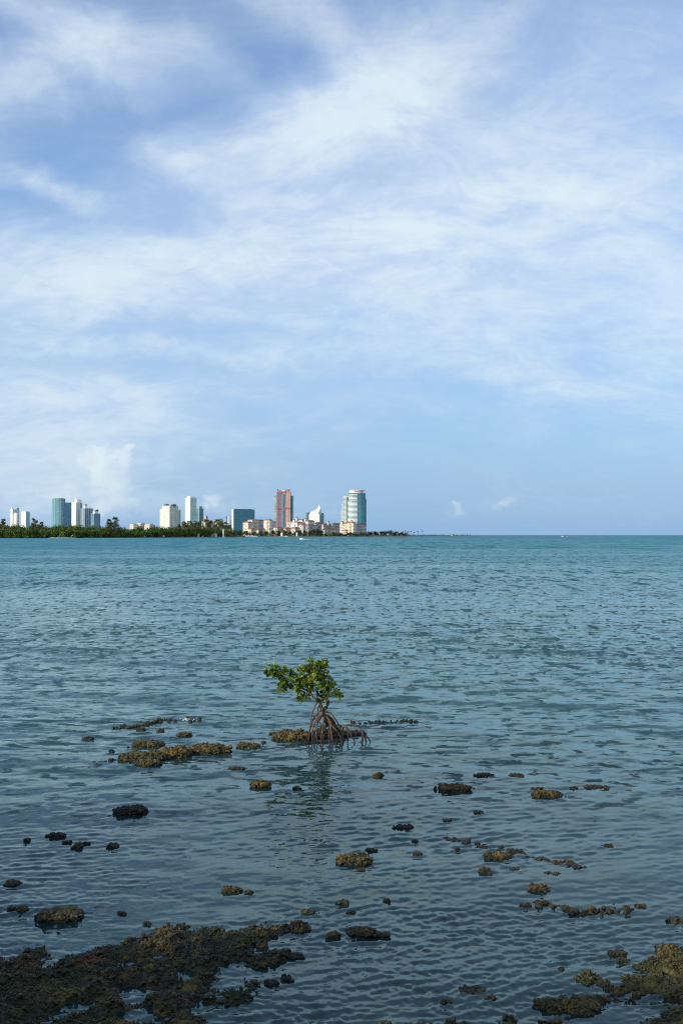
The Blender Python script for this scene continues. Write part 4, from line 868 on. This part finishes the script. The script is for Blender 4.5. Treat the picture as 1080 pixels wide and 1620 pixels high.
def reef(polys, pools, label, m, seed, step=.022, dens=4200, height=.052):
    r = np.random.RandomState(seed); G = [np.array([ground(*q)[:2] for q in poly]) for poly in polys]; PG = [(np.array(ground(x, y)[:2]), rx * ground(x, y).y / F, ry * (ground(x, y).y ** 2) / (F * H)) for x, y, rx, ry in pools]
    al = np.concatenate(G); x0, y0 = al.min(0) - .25; x1, y1 = al.max(0) + .25
    xs = np.arange(x0, x1, step); ys = np.arange(y0, y1, step); X, Y = np.meshgrid(xs, ys); P = np.stack([X.ravel(), Y.ravel()], -1)
    jit = np.stack([perlin(np.stack([P[:, 0] * 4, P[:, 1] * 4, 0 * P[:, 0] + seed], -1)), perlin(np.stack([P[:, 0] * 4, P[:, 1] * 4, 0 * P[:, 0] + seed + 7], -1))], -1) * .10
    sd = np.max([poly_sd(P + jit, g) for g in G], axis=0)
    z = np.where(sd > 0, height * (1 - np.exp(-sd / .14)), sd * .55) - .012
    q3 = np.stack([P[:, 0], P[:, 1], 0 * P[:, 0] + seed * 3.1], -1)
    z += np.clip(sd * 8 + 1, 0, 1) * (.040 * fbm(q3 * 3.2, 3) + .036 * np.abs(fbm(q3 * 8.5, 4)) - .004)
    z -= .10 * np.clip(perlin(q3 * 2.3 + 4.4) - (.14 if seed == 3 else .32), 0, 1)
    for c, a, b in PG:
        e = np.sqrt(((P[:, 0] + jit[:, 0] * 1.6 - c[0]) / a) ** 2 + ((P[:, 1] + jit[:, 1] * 1.6 - c[1]) / b) ** 2); z -= .16 * np.clip(1.45 - e, 0, 1)
    hid = np.arange(X.size).reshape(X.shape); Q = np.stack([hid[:-1, :-1], hid[:-1, 1:], hid[1:, 1:], hid[1:, :-1]], -1).reshape(-1, 4); Q = Q[(z[Q].max(1) > -.10)]
    used, inv = np.unique(Q, return_inverse=True); V = np.stack([P[used, 0], P[used, 1], z[used]], -1); T = inv.reshape(-1, 4)
    c = np.array([al.mean(0)[0], al.mean(0)[1], 0]); t = thing('exposed_reef', label, 'reef', tuple(c)); link('reef_bed', np_mesh('reef_bed', V - c, T, True), m, t)
    ok = np.where((z > .0) & (sd > -.08))[0]; area = len(ok) * step * step; n = int(area * dens); pick = ok[r.randint(len(ok), size=n)]
    K = np.stack([P[pick, 0] + r.normal(size=n) * .01, P[pick, 1] + r.normal(size=n) * .01, z[pick] + .004], -1)
    edge = np.clip(1.1 - sd[pick] / .22, .55, 1.1); rad = np.clip(r.gamma(3.0, .0034, size=n), .005, .026) * edge
    Vk, Fk = knobs(K - c, rad, r, None); link('algae_clump', np_mesh('algae_clump', Vk, Fk), m, t, kind='stuff')
    ok2 = np.where((z > .015) & (sd > -.05))[0]; n2 = int(area * 130); pick = ok2[r.randint(len(ok2), size=n2)]
    K = np.stack([P[pick, 0], P[pick, 1], z[pick] + .012], -1); Vk, Fk = knobs(K - c, np.clip(r.gamma(4, .0045, size=n2), .010, .032), r, False); link('coral_lump', np_mesh('coral_lump', Vk, Fk), m, t, kind='stuff')
    return t
RM_left = reef_material('left_reef_algae', (0.11, 0.080, 0.016), (0.017, 0.016, 0.005), (0.004, 0.004, 0.003), (0.009, 0.016, 0.003), (0.08, 0.034, 0.008))
RM_right = reef_material('right_reef_algae', (0.14, 0.100, 0.020), (0.046, 0.040, 0.010), (0.008, 0.008, 0.005), (0.034, 0.036, 0.009), (0.12, 0.072, 0.015))
reef([[(-80, 1530), (0, 1514), (28, 1512), (50, 1500), (64, 1500), (78, 1512), (130, 1498), (195, 1492), (205, 1480), (238, 1466), (285, 1462), (340, 1466), (372, 1480), (390, 1468), (420, 1456), (470, 1462), (512, 1478), (480, 1480), (452, 1478), (412, 1490), (398, 1502), (450, 1510), (452, 1524), (370, 1530), (372, 1542), (405, 1546), (414, 1566), (395, 1592), (350, 1604), (330, 1640), (300, 1720), (-120, 1720)]],
     [(220, 1528, 20, 7), (302, 1542, 32, 6), (235, 1578, 42, 8), (190, 1568, 20, 6), (215, 1612, 30, 5), (5, 1583, 14, 5), (30, 1600, 20, 4), (330, 1583, 14, 4)],
     'broad dark mossy reef with tide pools filling the lower left corner', RM_left, 3)
reef([[(1180, 1470), (1082, 1494), (1040, 1500), (1034, 1514), (990, 1530), (1010, 1542), (960, 1552), (945, 1542), (908, 1548), (906, 1558), (955, 1570), (905, 1582), (852, 1578), (846, 1594), (880, 1604), (925, 1604), (960, 1594), (1010, 1585), (1040, 1600), (1000, 1606), (1000, 1620), (1030, 1630), (1180, 1640)],
      [(1000, 1608), (1060, 1600), (1190, 1610), (1190, 1720), (1010, 1680)]], [(1040, 1590, 34, 5), (1000, 1572, 18, 4), (1066, 1548, 14, 4)],
     'olive gold reef of knobbly clumps in the lower right corner', RM_right, 5, dens=4200, height=.066)
reef([[(560, 1622), (580, 1617), (625, 1616), (660, 1620), (690, 1616), (715, 1622), (770, 1622), (820, 1612), (860, 1616), (905, 1622), (900, 1670), (560, 1670)]], [], 'thin fringe of olive rock along the bottom edge, right of centre', RM_right, 7, dens=4000, height=.045)

# ------------------------------------------------------------------ splash on the ridge
r = np.random.RandomState(9); g = ground(297, 1141); P = np.stack([r.normal(size=70) * .07, r.normal(size=70) * .04, np.abs(r.normal(size=70)) * .035], -1)
V, Fc = knobs(P, np.clip(r.gamma(2.5, .0025, size=70), .002, .012), r, False); o = link('splash', np_mesh('splash', V, Fc), M_foam, kind='stuff'); o.location = g; o['label'] = 'small white splash on the ridge awash at left'

# ------------------------------------------------------------------ the young mangrove
TD = ground(520, 1174).y
def zt(zx, zy, dy=0.0): return at(400 + zx / 4.909, 1020 + zy / 4.909, TD + dy)
base = ground(515, 1174); base.y = TD
man = thing('mangrove_tree', 'young green mangrove on arching stilt roots standing in the shallows', 'tree', base)
def bark(name, c1, c2, c3):
    m = bpy.data.materials.new(name); m.use_nodes = True; t = NT(m.node_tree); m.node_tree.nodes.clear(); pos = t.n('ShaderNodeNewGeometry').outputs['Position']
    n = t.noise(t.mapping(pos, scale=(1, 1, .35)), 30.0, 5.0, .65).outputs[0]; c = t.mix(t.rng(n, .38, .64), c1, c2)
    z = t.sep(pos)[2]; c = t.mix(t.rng(t.math('ADD', z, t.math('MULTIPLY', n, .12)), .10, .34, 0.9, 0.0), c, c3)      # weed-covered below the tide line
    p = t.n('ShaderNodeBsdfPrincipled'); t.put(p.inputs['Base Color'], c); p.inputs['Roughness'].default_value = .75
    b = t.n('ShaderNodeBump'); b.inputs['Strength'].default_value = .7; b.inputs['Distance'].default_value = .006; t.put(b.inputs['Height'], n); t.put(p.inputs['Normal'], b.outputs[0])
    t.put(t.n('ShaderNodeOutputMaterial').inputs[0], p.outputs[0]); return m
M_root = bark('mangrove_bark', (0.125, 0.074, 0.046), (0.038, 0.023, 0.015), (0.012, 0.008, 0.005))
def limb(name, pts, r0, r1, parent, m=M_root, n=9, seg=7, wig=.006):
    C = curve(pts, seg); r = np.random.RandomState(len(C) * 13 + int(abs(pts[0][0] + pts[-1][2]) * 977) % 900); k = len(C)
    C = [c + Vector(r.normal(size=3)) * wig * (1 if 0 < i < k - 1 else 0) for i, c in enumerate(C)]
    b = MB(); b.tube([c - base for c in C], [r0 + (r1 - r0) * (i / (k - 1)) + r.normal() * .0012 for i in range(k)], n); return b.build(name, m, parent, smooth=True)
limb('trunk', [zt(575, 640, .02), zt(562, 575), zt(548, 525), zt(560, 495), zt(580, 465), zt(582, 438, .02), zt(568, 418, .03), zt(540, 408, .04), zt(520, 400, .06), zt(500, 370, .08), zt(510, 320, .1)], .036, .014, man)
limb('branch', [zt(550, 515, -.01), zt(525, 470, -.03), zt(498, 432, -.05), zt(465, 398, -.06), zt(430, 365, -.05), zt(380, 330, -.03)], .024, .010, man)
BR = [([(582, 440), (600, 452), (618, 448)], .008, .05), ([(568, 418), (585, 380), (600, 340), (590, 280)], .010, .08), ([(600, 400), (640, 395), (665, 385)], .005, .06), ([(540, 408), (560, 350), (545, 250), (540, 170)], .010, .0), ([(500, 435), (490, 350), (470, 260), (465, 150)], .010, -.1),
      ([(465, 398), (420, 300), (400, 220), (410, 160)], .010, -.12), ([(430, 365), (340, 300), (270, 240), (200, 200), (150, 190)], .010, -.05), ([(400, 345), (330, 330), (240, 320), (200, 310)], .008, .08), ([(450, 390), (400, 410), (365, 420)], .006, -.08), ([(300, 268), (270, 300), (240, 345)], .006, -.1), ([(560, 350), (600, 300), (610, 250)], .006, -.1), ([(530, 440), (540, 420), (525, 430)], .006, -.1)]
for pts, r0, dy in BR: limb('branch', [zt(x, y, dy * i / (len(pts) - 1)) for i, (x, y) in enumerate(pts)], r0, .003, man, n=6, seg=5)
RT = [([(498, 440), (472, 500), (455, 560), (440, 640), (428, 785)], .0, -.15), ([(535, 495), (480, 560), (450, 640), (430, 720), (424, 780)], -.02, -.10), ([(545, 520), (490, 590), (465, 660), (455, 790)], -.02, -.28), ([(545, 530), (505, 590), (490, 660), (502, 785)], -.03, -.30),
      ([(540, 545), (500, 610), (478, 690), (470, 780)], .0, -.12), ([(555, 550), (545, 620), (540, 700), (545, 790)], -.02, -.30), ([(565, 550), (600, 600), (612, 700), (625, 790)], .0, -.32), ([(570, 560), (600, 640), (605, 720), (640, 780)], .0, -.20),
      ([(570, 520), (610, 540), (645, 590), (668, 625), (690, 680), (705, 765)], .02, -.02), ([(575, 545), (625, 590), (650, 660), (655, 770)], .02, .10), ([(580, 560), (640, 620), (680, 690), (690, 772)], .03, .15), ([(590, 590), (650, 640), (715, 640), (738, 690), (736, 765)], .03, -.04), ([(668, 630), (725, 640), (760, 700), (795, 770)], .02, -.06),
      ([(690, 640), (760, 618), (810, 630), (850, 665), (885, 712), (912, 748)], .0, .0), ([(835, 650), (855, 690), (850, 768)], .0, -.05), ([(850, 668), (868, 705), (878, 762)], .0, .06), ([(845, 665), (848, 720), (838, 770)], .0, .02), ([(640, 700), (655, 730), (668, 770)], .0, -.05), ([(470, 690), (420, 676), (375, 690), (335, 750)], -.05, -.15), ([(455, 690), (425, 705), (400, 748)], -.05, -.20),
      ([(530, 520), (515, 470), (500, 540), (490, 640), (482, 770)], .0, .15), ([(560, 560), (530, 640), (490, 720), (460, 775)], .05, .25), ([(570, 580), (620, 680), (610, 775)], .05, .28), ([(520, 600), (530, 700), (528, 788)], -.05, -.36), ([(600, 640), (590, 720), (600, 788)], -.06, -.34), ([(590, 600), (660, 680), (680, 720), (690, 775)], -.02, -.22), ([(700, 640), (690, 700), (712, 768)], .0, .1)]
for i, (pts, d0, d1) in enumerate(RT):
    k = len(pts) - 1; P = [zt(x, y, d0 + (d1 - d0) * j / k) for j, (x, y) in enumerate(pts)]
    e = P[-1]; e2 = Vector((e.x, e.y, min(e.z, -.02) - .12)); 
    if e.z > -.02: P[-1] = Vector((e.x, e.y, -.01))
    limb('prop_root', P + [e2], .018 if 8 < i < 16 else .015 if i < 16 else .012, .008, man, n=7, seg=5, wig=.003)
# leaf rosettes: a few meshes shared by many clusters
def leaf_rosette(seed):
    r = np.random.RandomState(seed); b = MB()
    for k in range(r.randint(7, 11)):
        a = k * 2.4 + r.normal() * .3; L = r.uniform(.058, .092); w = L * r.uniform(.20, .26); up = r.uniform(.05, 1.1); ax = Vector((math.cos(a) * math.cos(up), math.sin(a) * math.cos(up), math.sin(up)))
        side = Vector((-math.sin(a), math.cos(a), 0)); nn = side.cross(ax); tw = r.normal() * .35; side = side * math.cos(tw) + nn * math.sin(tw); st = len(b.v); prof = [(.0, .05), (.25, .62), (.55, 1.0), (.8, .85), (1.0, .08)]
        for u, q in prof:
            p = ax * (L * (u + .12)) - Vector((0, 0, .018 * u * u)); fold = side.cross(ax) * (w * q * .28)
            b.v += [tuple(p - side * w * q + fold), tuple(p), tuple(p + side * w * q + fold)]
        for s in range(4):
            for q in (0, 1): i0 = st + s * 3 + q; b.f.append((i0, i0 + 1, i0 + 4, i0 + 3))
    b.tube([(0, 0, -.05), (0, 0, .012)], [.004, .003], 5); return b.mesh('leaf_cluster', True)
def leafm(name, c1, c2):
    m = mat(name, c1, c2, .42, 9.0, .45, .35, .65, trans=.38, detail=2.0); return m
LM = [leafm('mangrove_leaf', (0.17, 0.275, 0.020), (0.105, 0.19, 0.014)), leafm('mangrove_leaf_pale', (0.25, 0.28, 0.030), (0.17, 0.22, 0.022)), leafm('mangrove_leaf_dark', (0.055, 0.095, 0.012), (0.038, 0.072, 0.010))]
LMESH = []
for k in range(9):
    me = leaf_rosette(200 + k); me.materials.append(LM[(0, 0, 1, 0, 2, 0, 1, 0, 2)[k]]); LMESH.append(me)
r = np.random.RandomState(77)
BL = [(150, 195, 42, 48, 13), (195, 205, 30, 45, 6), (215, 260, 28, 30, 5), (262, 250, 52, 75, 19), (235, 325, 48, 30, 9), (320, 270, 62, 85, 22), (400, 240, 72, 90, 30), (395, 330, 60, 50, 14), (470, 180, 62, 62, 20), (540, 165, 40, 42, 12), (480, 290, 80, 75, 26), (555, 260, 55, 80, 20), (560, 350, 50, 45, 11), (615, 345, 36, 48, 8), (660, 385, 36, 28, 7), (385, 415, 42, 30, 8), (530, 432, 14, 14, 2), (445, 120, 22, 18, 3), (575, 145, 16, 16, 2), (640, 375, 30, 25, 4)]
for zx, zy, ax, ay, n in BL:
    for k in range(n):
        q = r.normal(size=3); q /= np.linalg.norm(q); q *= r.uniform(.35, 1.0) ** .6; p = zt(zx + q[0] * ax, zy - q[2] * ay * .95 + 6, q[1] * max(.16, ax / 4.909 * .0107 * 1.5)) - base
        o = link('leaf_cluster', LMESH[r.randint(9)], None, man); o.location = p; s = r.uniform(.8, 1.2); o.scale = (s, s, s); o.rotation_euler = (r.normal() * .55 + .25 * q[1], r.normal() * .55 + .5 * q[0], r.rand() * 6.283)
# the rock it grows on
rock(462, 1174, 64, 30, 'golden crusted rock at the left foot of the mangrove', R_gold, dep=48); rock(520, 1169, 66, 26, 'dark rock under the mangrove roots', R_dark, dep=36); rock(556, 1164, 30, 12, 'low dark rock behind the right mangrove roots', R_dark)

# ------------------------------------------------------------------ shore trees left of the picture, whose shade falls across the near reef
M_shore = leaf_mat('shore_leaf', (0.075, 0.13, 0.025), (0.035, 0.07, 0.018), 1.2)
def shore_tree(x, y, hgt, rad, label, seed):
    r = np.random.RandomState(seed); zb = 0.6; t = thing('shore_tree', label, 'tree', (x, y, zb), 'trees on the near shore'); b = MB(); b.tube(curve([(0, 0, -1), (.1, .05, hgt * .3), (.0, .1, hgt * .6)], 5), list(np.linspace(.16, .09, 11)), 9); b.build('trunk', M_bark, t, True)
    C, R = [], []
    for i in range(16):
        a = r.rand() * 6.283; q = r.rand() ** .5 * rad; z = hgt * r.uniform(.42, .95); C.append((q * math.cos(a), q * math.sin(a), z)); k = rad * r.uniform(.28, .42); R.append((k, k, k * .8))
        if i < 7: b = MB(); b.tube(curve([(0, .08, hgt * .45), (q * .5 * math.cos(a), q * .5 * math.sin(a), hgt * .45 + (z - hgt * .45) * .7), (q * math.cos(a), q * math.sin(a), z)], 4), list(np.linspace(.06, .015, 9)), 6); b.build('branch', M_bark, t, True)
    V, Q = leaf_cloud(C, R, 520, .13, r, shell=.15); link('crown', np_mesh('crown', V, Q), M_shore, t)
shore_tree(-13.2, 4.9, 6.6, 2.3, 'leafy tree on the near left shore, the one furthest out', 1)
shore_tree(-13.4, -0.9, 6.6, 2.6, 'leafy tree on the near left shore, the middle one', 2)
shore_tree(-10.9, -2.6, 5.4, 2.2, 'leafy tree on the near left shore, the one nearest the camera', 3)
for i, (x, y, hh) in enumerate([(-9.5, -7.5, 8.2), (-4.2, -8.2, 8.8), (1.2, -8.0, 9.0), (6.4, -8.6, 8.6), (11.5, -7.2, 8.4)]):
    shore_tree(x, y, hh, 3.2, 'leafy tree on the bank behind the viewpoint, %s from the left' % pw[i], 11 + i)
